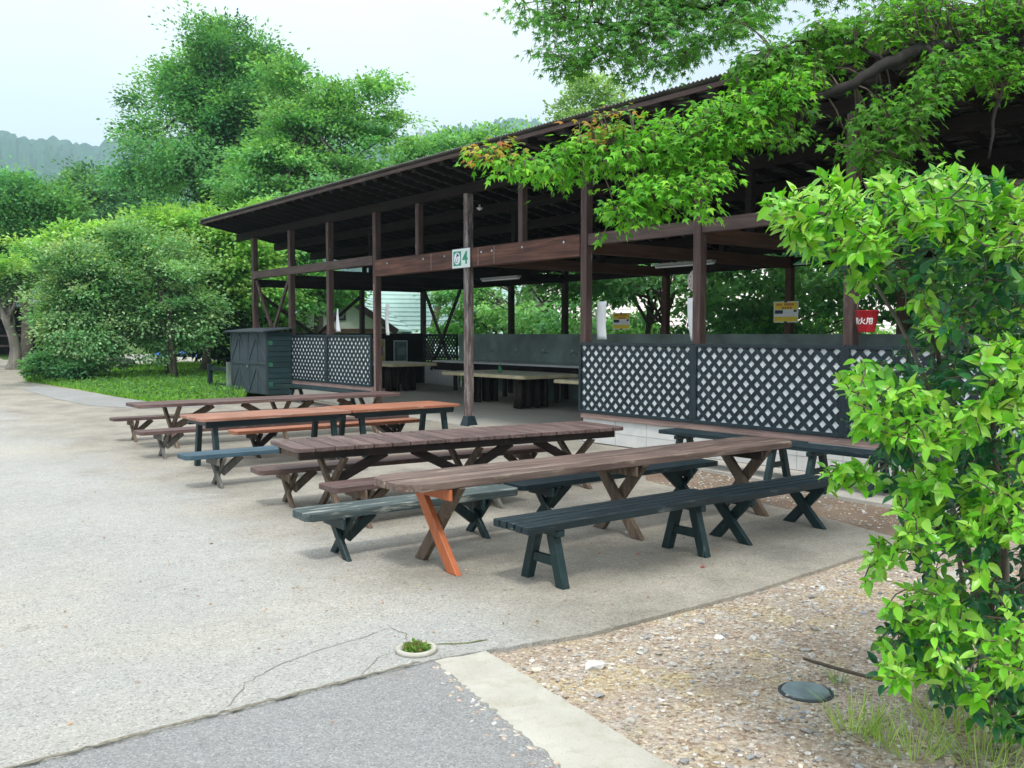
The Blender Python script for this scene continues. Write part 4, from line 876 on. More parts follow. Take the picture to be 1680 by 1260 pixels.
gable_house('house', 'pale plastered house with half-timbered gable and pale green roof seen through the pavilion', (hp.x+2.2, hp.y+2.6, ), R(52), 7, 4.4, 2.3, 1.5, 0.45, pale, aqua, -0.3)
hp = at(700, 548, 46)
gable_house('long_roofed_house', 'long low building with a broad pale green metal roof behind the pale house', (hp.x+3, hp.y+2, ), R(-28), 16, 9, 1.3, 3.4, 0.6, pale, aqua, -0.3, gab=False)
hp = at(1290, 548, 40)
gable_house('barn', 'far building with a wide pinkish white roof behind the pavilion trees', (hp.x+2, hp.y+2, ), R(-30), 22, 12, 1.8, 3.2, 0.6, pale, plain('pinkish_roof', (0.74,0.66,0.64), 0.6, var=.08, scale=4), -0.3, gab=False)
# dark open building at the far left
dk = at(0, 548, 41); dkr = plain('teal_roof', (0.20,0.30,0.29), 0.5, var=.2)
ob = empty('open_barn', (dk.x, dk.y, g(45)-.05), YAW, 'dark open wooden building with a pale teal roof at the far left', 'building')
MB().box(-9, 1.9, 1.0, 5, 0, 2.6).build('wall', M['timber_x'], ob)
MB().prism([(-0.9, 2.15), (3, 4.0), (6.9, 2.15), (6.9, 2.3), (3, 4.15), (-0.9, 2.3)], -10, 2.3, lambda u, v, k: (k, u, v)).build('roof', dkr, ob)
for k in range(5): MB().box(-6.5+2.05*k, -6.35+2.05*k, -0.6, -0.45, 0, 2.25).build('post', M['timber'], ob)
MB().box(-9, 1.8, -0.56, -0.5, 0.4, 0.48).build('rail', M['beam_brown'], ob); MB().box(-9, 1.8, -0.56, -0.5, 0.85, 0.93).build('rail', M['beam_brown'], ob)

# rocks and blue tarp on the lawn
def boulder(px, py, d, s, label, mat):
    q = at(px, py, d); mb = bmesh.new(); bmesh.ops.create_icosphere(mb, subdivisions=3, radius=1); r_ = random.Random(px)
    ph = [r_.uniform(0, 6) for _ in range(6)]
    for v in mb.verts:
        k = 1+0.16*math.sin(3*v.co.x+ph[0])+0.12*math.sin(4*v.co.y+ph[1])+0.1*math.sin(5*v.co.z+ph[2]); v.co = Vector((v.co.x*s[0], v.co.y*s[1], v.co.z*s[2]))*k
    me = bpy.data.meshes.new('boulder'); mb.to_mesh(me); mb.free(); me.materials.append(mat); o = bpy.data.objects.new('boulder', me); C.objects.link(o); o.location = q
    tag(o, label, 'boulder', 'boulders on the lawn')
rk = plain('rock', (0.16,0.155,0.15), 0.9, var=.5, scale=5)
boulder(198, 597, 31, (0.42,0.3,0.22), 'dark rounded boulder on the lawn right of the shrubs', rk); boulder(176, 597, 32, (0.4,0.3,0.16), 'low dark boulder half behind the shrub trunks', rk)
boulder(20, 598, 36, (1.2,0.5,0.22), 'flat grey boulder at the far left edge of the yard', plain('rock_pale',(0.3,0.27,0.24),0.9,var=.4)); boulder(42, 597, 34, (0.4,0.4,0.24), 'small grey boulder beside the flat one at far left', rk)
mb = bmesh.new(); bmesh.ops.create_grid(mb, x_segments=26, y_segments=8, size=1)
for v in mb.verts: v.co = Vector((v.co.x*2.1, v.co.y*0.5, 0.22*abs(math.sin(v.co.x*4.3+v.co.y*3))+0.16*math.sin(v.co.x*9)*math.cos(v.co.y*5)+0.25*(1-v.co.y*v.co.y)))
me = bpy.data.meshes.new('blue_tarp'); mb.to_mesh(me); mb.free(); me.materials.append(plain('tarp_blue',(0.03,0.16,0.6),0.4,var=.4,scale=3)); o = bpy.data.objects.new('blue_tarp', me); C.objects.link(o)
o.location = at(335, 584, 42); o.location.z -= 0.1; o.rotation_euler = (0,0,YAW); tag(o, 'crumpled blue tarpaulin on the ground beyond the shrubs', 'tarpaulin')
sheet('far_path', [(7.5,33),(9,36),(30,46),(30,52),(9,44),(7.2,40)], -0.06, M['kerb'])

# ------------------------------------------------------------ lawn
lawn_poly = [(7.3,18.95),(6.8,19.4),(6.04,20.2),(5.75,22),(5.55,24.2),(5.0,28),(6.0,33.5),(12,36),(20,36),(20,24),(9.3,22.6),(8.2,20.6)]
def in_poly(x, y, poly):
    ins = np.zeros(len(x), bool); j = len(poly)-1
    for i in range(len(poly)):
        xi, yi = poly[i]; xj, yj = poly[j]
        c = ((yi > y) != (yj > y)) & (x < (xj-xi)*(y-yi)/((yj-yi)+1e-12)+xi); ins ^= c; j = i
    return ins
GP = [(0.24,0.55,0.07),(0.33,0.62,0.09),(0.38,0.62,0.12),(0.17,0.42,0.06)]
p = area_pts(150000, 4.9, 20, 18.8, 36); p = p[in_poly(p[:,0], p[:,1], lawn_poly)]; p = p[rng.random(len(p)) < np.clip(1.35-(p[:,1]-19)/18, .3, 1)]
n = len(p); zz = np.array([g(v) for v in p[:,1]])-0.07
leaf_obj('grass', np.stack([p[:,0],p[:,1],zz],1), rng.standard_normal((n,3))*[.5,.5,.1]+[0,0,1], rng.standard_normal((n,3))+[0,0,.2], 0.13+0.13*rng.random(n), pick_cols(n, GP), T_BLADE, M['leaf'])
tag(bpy.data.objects['grass'], 'bright green grass of the lawn behind the yard', kind='stuff')
p = area_pts(20000, 4.9, 14, 18.8, 30); p = p[in_poly(p[:,0], p[:,1], lawn_poly)]; n = len(p)
leaf_obj('ground_cover', np.stack([p[:,0],p[:,1],np.array([g(v) for v in p[:,1]])+0.14*rng.random(n)],1), rng.standard_normal((n,3)), rng.standard_normal((n,3))*.5+[0,0,1], 0.06+0.06*rng.random(n), pick_cols(n, [(0.12,0.3,0.08),(0.2,0.4,0.1),(0.1,0.22,0.09)]), T_OVAL, M['leaf'])
tag(bpy.data.objects['ground_cover'], 'low leafy weeds along the lawn edge', kind='stuff')
# tufts of grass in the gravel under the shrub
def tuft(px, py, n, h, rad, lab, pal=GP):
    n = int(n*.5); q = G(px, py, -0.022); a = rng.random(n)*2*PI; r0 = rad*np.sqrt(rng.random(n))
    P0 = np.stack([r0*np.cos(a), r0*np.sin(a), np.zeros(n)],1); D = np.stack([np.cos(a)*r0/rad*.7+.2*rng.standard_normal(n), np.sin(a)*r0/rad*.7+.2*rng.standard_normal(n), np.ones(n)],1)
    o = leaf_obj('grass_tuft', P0, D, rng.standard_normal((n,3))+[.2,.2,.3], h*(.5+.7*rng.random(n)), pick_cols(n, pal), (T_BLADE[0]*[1,.4,1],T_BLADE[1]), M['leaf']); o.location = (*q, -0.022)
    tag(o, lab, 'grass tuft', 'grass tufts in the gravel')
YG = [(0.42,0.62,0.16),(0.55,0.68,0.26),(0.32,0.56,0.12)]
tuft(1400,1200,110,0.20,0.07,'sparse yellow-green grass tuft at the left below the shrub',YG); tuft(1440,1215,90,0.18,0.08,'grass tuft between the leftmost tuft and the shrub foot',YG); tuft(1555,1190,170,0.22,0.12,'dense yellow-green grass tuft under the shrub',YG)
tuft(1500,1235,120,0.18,0.1,'low grass tuft near the bottom edge under the shrub',YG); tuft(1620,1250,160,0.2,0.14,'grass tuft at the bottom right corner',YG)
tuft(1375,1120,60,0.10,0.035,'small leafy weed growing over the utility cover',[(0.2,0.42,0.08)]); tuft(1345,1085+60,18,0.07,0.03,'tiny weed by the utility cover',[(0.2,0.42,0.08)])
tuft(1045,1205,40,0.04,0.04,'tiny green weed on the right edge of the kerb',[(0.2,0.42,0.08)]); tuft(808,1170,30,0.03,0.02,'tiny green weed among chips left of the kerb',[(0.2,0.42,0.08)])

# ------------------------------------------------------------ trees
def TB(px, d, z=None):                    # ground point under a photo column at distance d
    q = at(px, 548, d); return (q.x, q.y, g(q.y)-0.1 if z is None else z)
def lobes_px(px, d, specs):
    """specs: (px, py, rx_px, ry_px, depth offset): crown lobes placed relative to a trunk standing at column px, distance d"""
    b0 = Vector(TB(px, d)); out = []
    for (x, y, rx, ry, dd) in specs:
        q = at(x, y, d+dd)-b0; k = (d+dd)/FPX; out.append((q.x, q.y, q.z, rx*k, rx*k, ry*k))
    return out
def ptree(name, label, cat, px, d, specs, nclump, per, ls, pal, **kw): return make_tree(name, label, cat, TB(px, d), lobes_px(px, d, specs), nclump, per, ls, pal, **kw)
DK = [(0.10,0.31,0.13),(0.15,0.39,0.14),(0.08,0.25,0.11),(0.21,0.45,0.15)]
MID = [(0.12,0.31,0.14),(0.18,0.39,0.16),(0.09,0.25,0.12)]
LT = [(0.18,0.44,0.17),(0.26,0.52,0.21),(0.14,0.37,0.15),(0.2,0.42,0.12)]
LIME = [(0.26,0.52,0.13),(0.34,0.56,0.16),(0.18,0.43,0.13)]
GREY = [(0.18,0.39,0.18),(0.25,0.47,0.23),(0.12,0.31,0.13),(0.36,0.50,0.29)]
ptree('broadleaf_tree', 'tallest dark green broadleaf tree left of the pavilion roof', 'tree', 370, 42,
      [(370,100,66,56,0),(335,150,75,55,0),(400,190,80,70,0),(265,135,50,35,0),(315,90,35,35,1),(430,120,55,55,1),(340,185,80,55,-1),(240,215,38,26,-2),(420,230,80,70,0),(485,150,40,50,1),(310,270,95,45,-2),(215,170,18,14,0),(365,48,34,24,0),(240,290,50,25,-2),(400,310,80,40,0)], 560, 170, 0.165, DK, trunk_r=0.35, clump=0.7, nlimb=90, flat=0.8, shell=0.1)
ptree('feathery_tree', 'light green feathery tree rising over the left end of the roof', 'tree', 520, 33,
      [(470,120,45,30,0),(560,170,60,28,0),(620,150,38,22,0),(500,200,70,35,-.5),(600,215,60,25,0),(450,260,80,35,-1),(560,270,90,35,0),(430,310,80,35,-1),(520,330,90,45,-1),(640,190,25,14,0)], 520, 100, 0.15, LT, trunk_r=0.2, clump=0.6, flat=0.3, nlimb=80, trunk_top=8.5, shell=0.1)
ptree('feathery_tree', 'pale feathery trees showing just above the middle of the roof', 'tree', 700, 42,
      [(670,250,40,25,0),(730,240,45,30,0),(790,235,35,25,0),(700,270,60,30,0),(850,225,30,20,0),(780,265,70,30,0)], 120, 90, 0.2, LT, trunk_r=0.2, clump=0.8, flat=0.35, trunk_top=8)
ptree('willowy_tree', 'pale slender tree behind the roof below the hanging maple branch', 'tree', 970, 40,
      [(965,150,38,28,0),(940,180,40,25,0),(1000,170,28,30,0),(960,215,50,35,0)], 110, 70, 0.17, [(0.24,0.42,0.16),(0.3,0.48,0.2)], trunk_r=0.15, clump=0.55, trunk_top=9.5)
ptree('dark_tree', 'dark green round tree at the far left edge', 'tree', 40, 37,
      [(25,325,58,34,0),(85,345,42,32,0),(20,385,65,50,0),(90,410,50,45,0),(-40,360,60,60,0)], 300, 130, 0.16, DK, trunk_r=0.25, clump=0.75, nlimb=40)
ptree('distant_tree', 'hazy bluish green tree between the left dark tree and the tallest tree', 'tree', 160, 60,
      [(140,285,22,18,0),(180,325,50,40,0),(120,330,40,28,0),(240,345,55,40,0)], 180, 110, 0.24, MID, trunk_r=0.25, clump=1.1)
ptree('maple_tree', 'yellow-green maple behind the grey-green shrubs', 'tree', 150, 30,
      [(130,395,55,24,0),(180,385,40,20,0),(90,420,50,30,0),(200,430,60,35,0),(140,450,70,40,1)], 170, 110, 0.15, LIME, trunk_r=0.12, clump=0.6, flat=0.35)
ptree('maple_tree', 'bright lime maple between the shrubs and the pavilion', 'tree', 330, 29,
      [(270,370,50,22,0),(340,375,60,25,0),(400,400,55,28,0),(300,420,70,30,0),(380,440,60,28,0),(430,350,40,20,1),(440,480,35,22,0),(350,480,70,30,1)], 300, 120, 0.15, LIME, trunk_r=0.14, clump=0.62, flat=0.3, nlimb=40)
ptree('maple_tree', 'green maple reaching behind the left posts of the pavilion', 'tree', 440, 31,
      [(420,390,50,25,0),(480,410,50,25,0),(430,440,50,25,0),(500,455,40,20,0),(455,500,40,25,0),(540,480,45,30,3)], 200, 110, 0.16, LT, trunk_r=0.14, clump=0.6, flat=0.3)
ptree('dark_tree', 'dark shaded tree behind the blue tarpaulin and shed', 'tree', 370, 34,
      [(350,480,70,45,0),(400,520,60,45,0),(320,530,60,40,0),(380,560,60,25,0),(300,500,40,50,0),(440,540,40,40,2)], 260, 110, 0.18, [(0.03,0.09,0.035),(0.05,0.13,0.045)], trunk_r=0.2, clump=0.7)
ptree('leafy_shrub', 'left large grey-green bushy shrub at the lawn edge', 'shrub', 118, 25.5,
      [(120,430,45,35,0),(100,480,34,42,0),(150,470,50,50,0),(110,530,50,45,0),(150,565,45,38,0),(95,575,22,30,0),(120,590,40,25,0)], 300, 140, 0.10, GREY, trunk_r=0.08, clump=0.42, flat=0.55, fork=4, trunk_top=2.2, group='large shrubs on the lawn')
ptree('leafy_shrub', 'right large grey-green bushy shrub on the lawn with a dark stem', 'shrub', 275, 26.5,
      [(220,400,40,30,0),(230,450,55,45,0),(280,450,50,40,0),(220,520,50,45,0),(290,510,50,45,0),(245,575,35,18,0),(320,545,30,25,0),(185,500,30,40,0),(330,500,25,25,0),(210,385,22,20,0),(290,405,22,15,0)], 340, 140, 0.10, GREY, trunk_r=0.11, clump=0.45, flat=0.5, fork=3, trunk_top=2.2, group='large shrubs on the lawn')
ptree('low_shrub', 'low green bush at the left tip of the lawn', 'shrub', 80, 25, [(75,595,28,18,0),(120,605,35,12,0)], 60, 110, 0.11, MID, trunk_r=0.03, clump=0.25, group='large shrubs on the lawn', trunk_top=0.4)
ptree('small_tree', 'small pale leaved tree with a thick grey trunk at the far left edge', 'tree', 18, 30,
      [(15,462,34,22,0),(45,445,24,16,0),(-15,470,36,26,0)], 70, 80, 0.14, GREY, trunk_r=0.24, clump=0.5, trunk_top=2.6, bark='bark_pale')
ptree('small_tree', 'lime shoots of a small tree at the left edge under the dark tree', 'tree', -70, 22, [(5,435,28,10,0),(-25,430,30,20,0)], 22, 60, 0.13, LIME, trunk_r=0.05, clump=0.3)
# trees right behind the pavilion: position (x, y), height, crown radius, palette, label
BK = [((16.9,6.5),4.6,2.3,LT,'bright maple behind the right end of the pavilion'),((17.2,9.6),4.8,2.3,MID,'maple with forked limbs behind the red bucket bay'),((17.0,12.8),5.0,2.3,MID,'dark limbed tree behind the clock bay'),
      ((17.4,16.6),4.8,2.4,MID,'spreading tree behind the middle table'),((18.2,20.8),4.6,2.2,LT,'light tree behind the centre post'),((19.0,25.5),4.4,1.9,LT,'slender tree in front of the pale green roof'),((16.6,3.2),4.8,2.4,LT,'tree behind the near corner of the pavilion')]
for (bx, by), h, cr, pal, lab in BK:
    lb = []
    for k in range(9):
        a = rng.random()*2*PI; r0 = cr*0.62; lb.append((r0*math.cos(a), r0*math.sin(a), rng.uniform(1.5, h-0.6), cr*0.5, cr*0.5, 0.5))
    make_tree('garden_tree', lab, 'tree', (bx, by, 0), lb, 120, 75, 0.15, pal, trunk_r=0.16, clump=0.55, flat=0.35, nlimb=34, lean=(rng.uniform(-1,1), rng.uniform(-1.4,1.4)), fork=2, trunk_top=h*0.8, group='trees close behind the pavilion')
# low hedge greenery behind the back wall
for i, (a, b2) in enumerate(((2, 9), (9.2, 15), (15.2, 21.5))):
    n = 9000; y = rng.uniform(a, b2, n); x = 19.5+1.2*rng.random(n)+0.8*np.sin(y*1.3); z = 1.9*rng.random(n)+0.5*np.sin(y*2.1)*rng.random(n)
    r_ = empty('hedge', (20, (a+b2)/2, -0.1), 0, ['bright green hedge behind the right third of the pavilion','bright green hedge behind the middle of the pavilion','bright green hedge behind the left part of the pavilion'][i], 'hedge', 'hedges behind the pavilion')
    leaf_obj('foliage', np.stack([x-20, y-(a+b2)/2, np.maximum(z,0.05)],1), rng.standard_normal((n,3))+[-.3,0,.2], rng.standard_normal((n,3))*.6+[-.3,0,.8], 0.12+0.1*rng.random(n), pick_cols(n, LIME+LT), T_RHOMB, M['leaf'], r_)

# ------------------------------------------------------------ near foliage: maples and camellia
def seg_point(poly, t):
    ln = [ (poly[i+1]-poly[i]).length for i in range(len(poly)-1)]; tt = t*sum(ln)
    for i, l in enumerate(ln):
        if tt <= l or i == len(ln)-1: return poly[i].lerp(poly[i+1], min(1, tt/max(l, 1e-6)))
        tt -= l
def px_poly_sample(n, poly):
    xs = [p[0] for p in poly]; ys = [p[1] for p in poly]; out = []
    while len(out) < n:
        m = 4*n; x = rng.uniform(min(xs), max(xs), m); y = rng.uniform(min(ys), max(ys), m); k = in_poly(x, y, poly); out += list(zip(x[k], y[k]))
    return out[:n]
def spray_tree(root, limbs, polys, depth, ntw, per, lsize, tmpl, mat, pal, spread, twig_r=0.004, red=None):
    """limbs: polylines of (px,py,d,r); polys: pixel regions with a share each; twigs run from the nearest limb to each spray"""
    lines = []
    for lim in limbs:
        pts = [at(a, b, c) for a, b, c, r in lim]
        mb = MB(); fine = []; fr = []
        for i in range(len(pts)-1):
            for k in range(4): fine.append(pts[i].lerp(pts[i+1], k/4)+Vector(rng.normal(0, 0.006, 3))); fr.append(lim[i][3]+(lim[i+1][3]-lim[i][3])*k/4)
        fine.append(pts[-1]); fr.append(lim[-1][3]); mb.tube(fine, fr, 8)
        mb.build('branch', M['bark_dark'], root, smooth=True); lines += fine
    LA = np.array([v[:] for v in lines]); tw = MB(); Ps, Ds, Ns, Cs = [], [], [], []
    for poly, share, (da, db), pl in polys:
        nt_ = int(ntw*share); sup = px_poly_sample(max(2, nt_//9), poly); spots = []
        for k in range(nt_):
            a_, b_ = sup[rng.integers(0, len(sup))]; u_, v_ = rng.normal(0, 26), rng.normal(0, 8); spots.append((a_+u_, b_-0.35*u_+v_) if k % 3 else px_poly_sample(1, poly)[0])
        for (x, y) in spots:
            c = at(x, y, rng.uniform(da, db)); j = int(np.argmin(np.sum((LA-np.array(c[:]))**2*[[1,1,1.0]], 1))); p0 = Vector(LA[j])
            dist = (c-p0).length
            if dist > 0.9:
                p0 = p0.lerp(c, 1-0.9/dist)
            mid = p0.lerp(c, .5)+Vector((0, 0, 0.10*min(dist, 0.8))); tw.tube([p0, mid, c], [twig_r*1.5, twig_r, twig_r*.45], 4, False)
            dirv = (c-mid); dirv = dirv/max(1e-6, dirv.length)
            n = max(3, int(per*rng.uniform(.6, 1.4)))
            off = rng.standard_normal((n, 3))*spread*np.array([1, 1, .5]); base = np.array(c[:])[None]-np.array(dirv[:])[None]*rng.random((n,1))*spread*2+off
            Ps.append(base); out = off/np.maximum(1e-6, np.linalg.norm(off, axis=1, keepdims=True))
            Ds.append(out*np.array([[.9,.9,.3]])+np.array([[0,0,-.55]])+.35*np.array(dirv[:])[None]+.25*rng.standard_normal((n,3)))
            tocam = unit(np.array([[0,0,CAM_H]])-base)
            Ns.append(np.array([[0,0,1.0]])+0.25*out+.35*rng.standard_normal((n,3))+0.45*np.array([[-0.5,-0.6,0]]))
            Cs.append(pick_cols(n, pl, .12)*(1+.15*rng.standard_normal()))
    tw.build('twigs', M['twig'], root, smooth=True)
    P_ = np.concatenate(Ps); n = len(P_)
    leaf_obj('foliage', P_, np.concatenate(Ds), np.concatenate(Ns), lsize*(.6+.65*rng.random(n)), np.clip(np.concatenate(Cs),.01,.8), tmpl, M[mat], root)
MP = [(0.12,0.40,0.035),(0.17,0.48,0.04),(0.25,0.54,0.05),(0.08,0.28,0.03)]
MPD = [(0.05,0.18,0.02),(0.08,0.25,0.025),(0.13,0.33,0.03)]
MR = [(0.55,0.2,0.07),(0.5,0.3,0.08),(0.4,0.4,0.08),(0.28,0.42,0.06)]
tm = empty('trident_maple', (*at(1900, 548, 5.2)[:2], 0), 0, 'maple with three-pointed leaves reaching in from the right across the roof', 'tree')
bx, by = tm.location.x, tm.location.y
bpy.context.view_layer.update()
def rebase(root):
    for ch in root.children:
        ch.data.transform(Matrix.Translation(-root.location))
limbs = [[(1905,560,5.2,.10),(1900,250,5.2,.085),(1860,120,5.2,.07),(1780,70,5.2,.055),(1680,60,5.2,.045),(1600,74,5.15,.04),(1514,77,5.1,.036),(1457,103,5.05,.032),(1400,137,5.0,.028),(1314,171,5.0,.024),(1229,197,4.95,.02),(1163,233,4.9,.014),(1100,250,4.9,.010),(1000,246,4.9,.007),(900,262,4.9,.005),(815,262,4.9,.003)],
         [(1514,77,5.1,.02),(1545,100,5.0,.016),(1520,145,4.9,.012),(1480,200,4.8,.008),(1420,262,4.8,.005)],
         [(1229,197,4.95,.012),(1160,270,4.9,.008),(1090,310,4.85,.006),(1010,350,4.85,.003)],
         [(1680,66,5.2,.02),(1650,110,5.1,.014),(1632,180,5.0,.010),(1622,260,5.0,.006)],
         [(1457,103,5.05,.012),(1400,70,5.1,.009),(1340,60,5.2,.006),(1270,85,5.2,.004)]]
p1 = [(795,240),(800,285),(850,300),(930,305),(985,300),(1060,305),(1170,295),(1205,250),(1245,215),(1300,178),(1330,140),(1330,110),(1260,120),(1150,160),(1090,195),(1040,205),(1020,195),(960,212),(920,237),(860,262)]
p2 = [(985,320),(1010,375),(1080,375),(1170,365),(1200,300),(1150,270),(1060,300)]
p3 = [(1200,180),(1240,165),(1330,130),(1460,72),(1540,58),(1680,40),(1760,30),(1760,-20),(1480,-10),(1400,18),(1340,52),(1260,90),(1200,120)]
p4 = [(1500,135),(1565,140),(1550,190),(1500,235),(1540,255),(1480,305),(1400,300),(1390,272),(1440,205),(1465,165)]
p6 = [(1530,88),(1680,62),(1690,100),(1640,150),(1600,165),(1560,150),(1500,112)]
p7 = [(1262,205),(1300,198),(1330,222),(1400,218),(1440,228),(1400,245),(1340,240),(1275,238)]
p5 = [(1200,20),(1230,0),(1250,60),(1270,110),(1210,120),(1215,60)]
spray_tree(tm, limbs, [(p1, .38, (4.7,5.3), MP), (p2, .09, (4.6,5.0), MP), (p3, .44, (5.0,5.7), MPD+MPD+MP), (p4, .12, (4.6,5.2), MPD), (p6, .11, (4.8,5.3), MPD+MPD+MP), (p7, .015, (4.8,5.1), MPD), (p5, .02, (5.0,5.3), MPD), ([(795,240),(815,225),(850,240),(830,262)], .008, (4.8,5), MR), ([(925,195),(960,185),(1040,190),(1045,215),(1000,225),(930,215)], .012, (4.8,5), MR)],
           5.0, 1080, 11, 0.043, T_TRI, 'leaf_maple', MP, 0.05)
rebase(tm)
jm = empty('palmate_maple', (*at(2050, 548, 6.6)[:2], 0), 0, 'maple with fine seven-pointed leaves hanging into the top of the picture', 'tree')
limbs = [[(2050,545,6.6,.09),(2040,100,6.6,.08),(1900,-60,6.5,.06),(1650,-60,6.4,.045),(1400,-40,6.3,.03),(1290,-15,6.2,.022),(1213,3,6.1,.018),(1113,17,6.0,.014),(1063,40,5.9,.010),(997,43,5.9,.007),(930,30,5.9,.004)],
         [(1113,17,6.0,.010),(1040,-5,6.0,.007),(950,5,6.0,.005),(860,5,6.0,.003)], [(1213,3,6.1,.01),(1180,50,6.0,.006),(1140,80,6.0,.004)], [(1063,40,5.9,.007),(1000,80,5.9,.005),(950,110,5.9,.003)]]
q1 = [(830,0),(850,18),(880,30),(872,75),(885,100),(925,132),(990,118),(1030,105),(1100,128),(1145,110),(1130,90),(1150,70),(1230,60),(1250,50),(1260,20),(1240,-60),(840,-60)]
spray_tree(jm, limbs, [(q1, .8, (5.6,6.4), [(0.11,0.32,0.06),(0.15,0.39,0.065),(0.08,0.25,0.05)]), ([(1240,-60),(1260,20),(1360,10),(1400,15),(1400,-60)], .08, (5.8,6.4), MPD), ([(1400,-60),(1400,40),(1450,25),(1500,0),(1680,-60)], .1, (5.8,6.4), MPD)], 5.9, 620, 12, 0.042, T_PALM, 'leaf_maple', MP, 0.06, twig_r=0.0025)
rebase(jm)

# camellia
cmb = Vector((*G(1640, 1120, -0.022), -0.022)); cm = empty('camellia_shrub', cmb, 0, 'glossy green evergreen shrub with lime new leaves at the right edge', 'shrub')
YL = [(0.20,0.58,0.035),(0.29,0.66,0.06),(0.15,0.48,0.03),(0.40,0.70,0.14),(0.10,0.34,0.03),(0.33,0.55,0.06)]
OD = [(0.018,0.11,0.045),(0.03,0.16,0.06),(0.05,0.21,0.06),(0.02,0.12,0.06)]
MG = [(0.08,0.26,0.04),(0.12,0.34,0.05)]
stems = []
smb = []
for (x1, y1, d1, k) in [(1330,350,3.1,0),(1420,300,3.2,1),(1600,300,3.3,2),(1700,420,3.0,3),(1400,640,3.2,4),(1430,780,3.3,5),(1480,900,3.4,6),(1500,1050,3.5,7),(1600,600,3.0,8),(1700,800,3.0,9),(1560,480,3.5,10),(1650,980,3.2,11),(1750,600,3.5,12)]:
    top = at(x1, y1, d1); pts = []
    for i in range(9):
        t = i/8; p = cmb.lerp(top, t); lift = math.sin(PI*t)*0.22
        pts.append(p+Vector((0, 0, lift))+Vector(rng.normal(0, .018, 3))*(1 if i else 0)+Vector((0.12*math.sin(k*2+t*3)*t*(1-t)*3, 0.1*math.cos(k+t*3)*t*(1-t)*3, 0)))
    m_ = MB(); m_.tube([p-cmb for p in pts], [0.017*(1-0.8*i/8) for i in range(9)], 7); m_.build('branch', M['bark_pale'] if k % 3 == 0 else M['bark'], cm, smooth=True); stems += pts[2:]
SA = np.array([v[:] for v in stems]); twm = MB(); YP, YD, YN, YC, YS = [], [], [], [], []; OP, ODr, ON, OC, OS = [], [], [], [], []
LEFT = RCAM @ Vector((-1, 0.1, 0.3))
def whorl(c, p0, n, young, size, pal):
    ax = Vector(c)-Vector(p0); ax = ax.normalized() if ax.length > 1e-4 else Vector((0,0,1)); ax = (ax*.8+Vector((0,0,.3))+LEFT*(0.55 if young else 0.2)+Vector(rng.normal(0,.22,3))).normalized()
    e1 = ax.orthogonal().normalized(); e2 = ax.cross(e1); ph = rng.random()*6
    for k in range(n):
        a = ph+2.4*k+rng.normal(0,.2); t = k/max(1, n-1); rad = e1*math.cos(a)+e2*math.sin(a)
        base = Vector(c)-ax*(0.085*(1-t) if young else 0.11*(1-t))
        D = (ax*(0.45+0.5*t)+rad*(0.85-0.35*t)+Vector((0,0,(-0.05 if young else -0.35)))+Vector(rng.normal(0,.15,3))).normalized(); Nr = (ax*0.8-rad*0.25+Vector((0,0,.8))+Vector(rng.normal(0,.25,3)))
        (YP if young else OP).append(base[:]); (YD if young else ODr).append(D[:]); (YN if young else ON).append(Nr[:]); (YS if young else OS).append(size*rng.uniform(.7,1.15)*(0.72 if t > .8 else 1))
    (YC if young else OC).append(pick_cols(n, pal, .12))
JOBS = []
def twig_to(c, young, n, size, pal, maxl=0.5): JOBS.append((Vector(c), young, n, size, pal))
def grow_twigs():
    pts = []
    for a_, b_ in zip(stems[:-1], stems[1:]):
        if (a_-b_).length < 0.5: pts += [a_.lerp(b_, k/4) for k in range(4)]
    SAl = np.array([v[:] for v in pts]); left = sorted(JOBS, key=lambda jb: float(np.min(np.sum((SAl-np.array(jb[0][:]))**2, 1))))
    for c, young, n, size, pal in left:
        d2 = np.sum((SAl-np.array(c[:]))**2, 1); near = np.argsort(d2)[:4]; p0 = Vector(SAl[int(rng.choice(near))]); d = (c-p0).length
        if d < 0.04: p0 = c+Vector((0.03, 0.05, -0.04)); d = 0.07
        mid = p0.lerp(c, .55)+Vector((0, 0, 0.06*d))+Vector(rng.normal(0, .008, 3))
        twm.tube([p0-cmb, mid-cmb, c-cmb], [0.0038 if d > .12 else 0.0026, 0.0026, 0.0016], 5, False); whorl(c, mid, n, young, size, pal)
        if d > .16: whorl(p0.lerp(c, .45)+Vector(rng.normal(0, .012, 3)), p0, 3, False, size*.95, OD)
        SAl = np.concatenate([SAl, [mid[:], c[:]]])
shrub = [(1290,350),(1320,410),(1390,440),(1480,480),(1500,560),(1440,585),(1380,650),(1440,700),(1430,765),(1470,810),(1490,870),(1450,930),(1500,960),(1440,1030),(1430,1090),(1500,1120),(1560,1140),(1640,1110),(1760,1140),(1760,320),(1640,290),(1560,280),(1470,300),(1400,320),(1340,335)]
gap1 = [(1470,545),(1560,560),(1680,600),(1680,620),(1560,640),(1440,620)]
for (x, y) in px_poly_sample(1000, shrub):
    if x < 1620 and 895 < y < 985 and rng.random() < .75: continue
    if x < 1495 and 465 < y < 570 or (x < 1560 and 540 < y < 600 and rng.random() < .6): continue
    c = at(x, y, rng.uniform(2.95, 4.15)); twig_to(c, False, int(rng.integers(5, 9)), 0.058, OD if rng.random() < .75 else MG)
for (x, y) in px_poly_sample(110, [(1540,1110),(1640,1120),(1760,1120),(1760,1230),(1640,1200),(1560,1165)]): twig_to(at(x, y, rng.uniform(3.2, 3.8)), rng.random() < .3, int(rng.integers(5, 8)), 0.055, OD if rng.random() < .5 else MG)
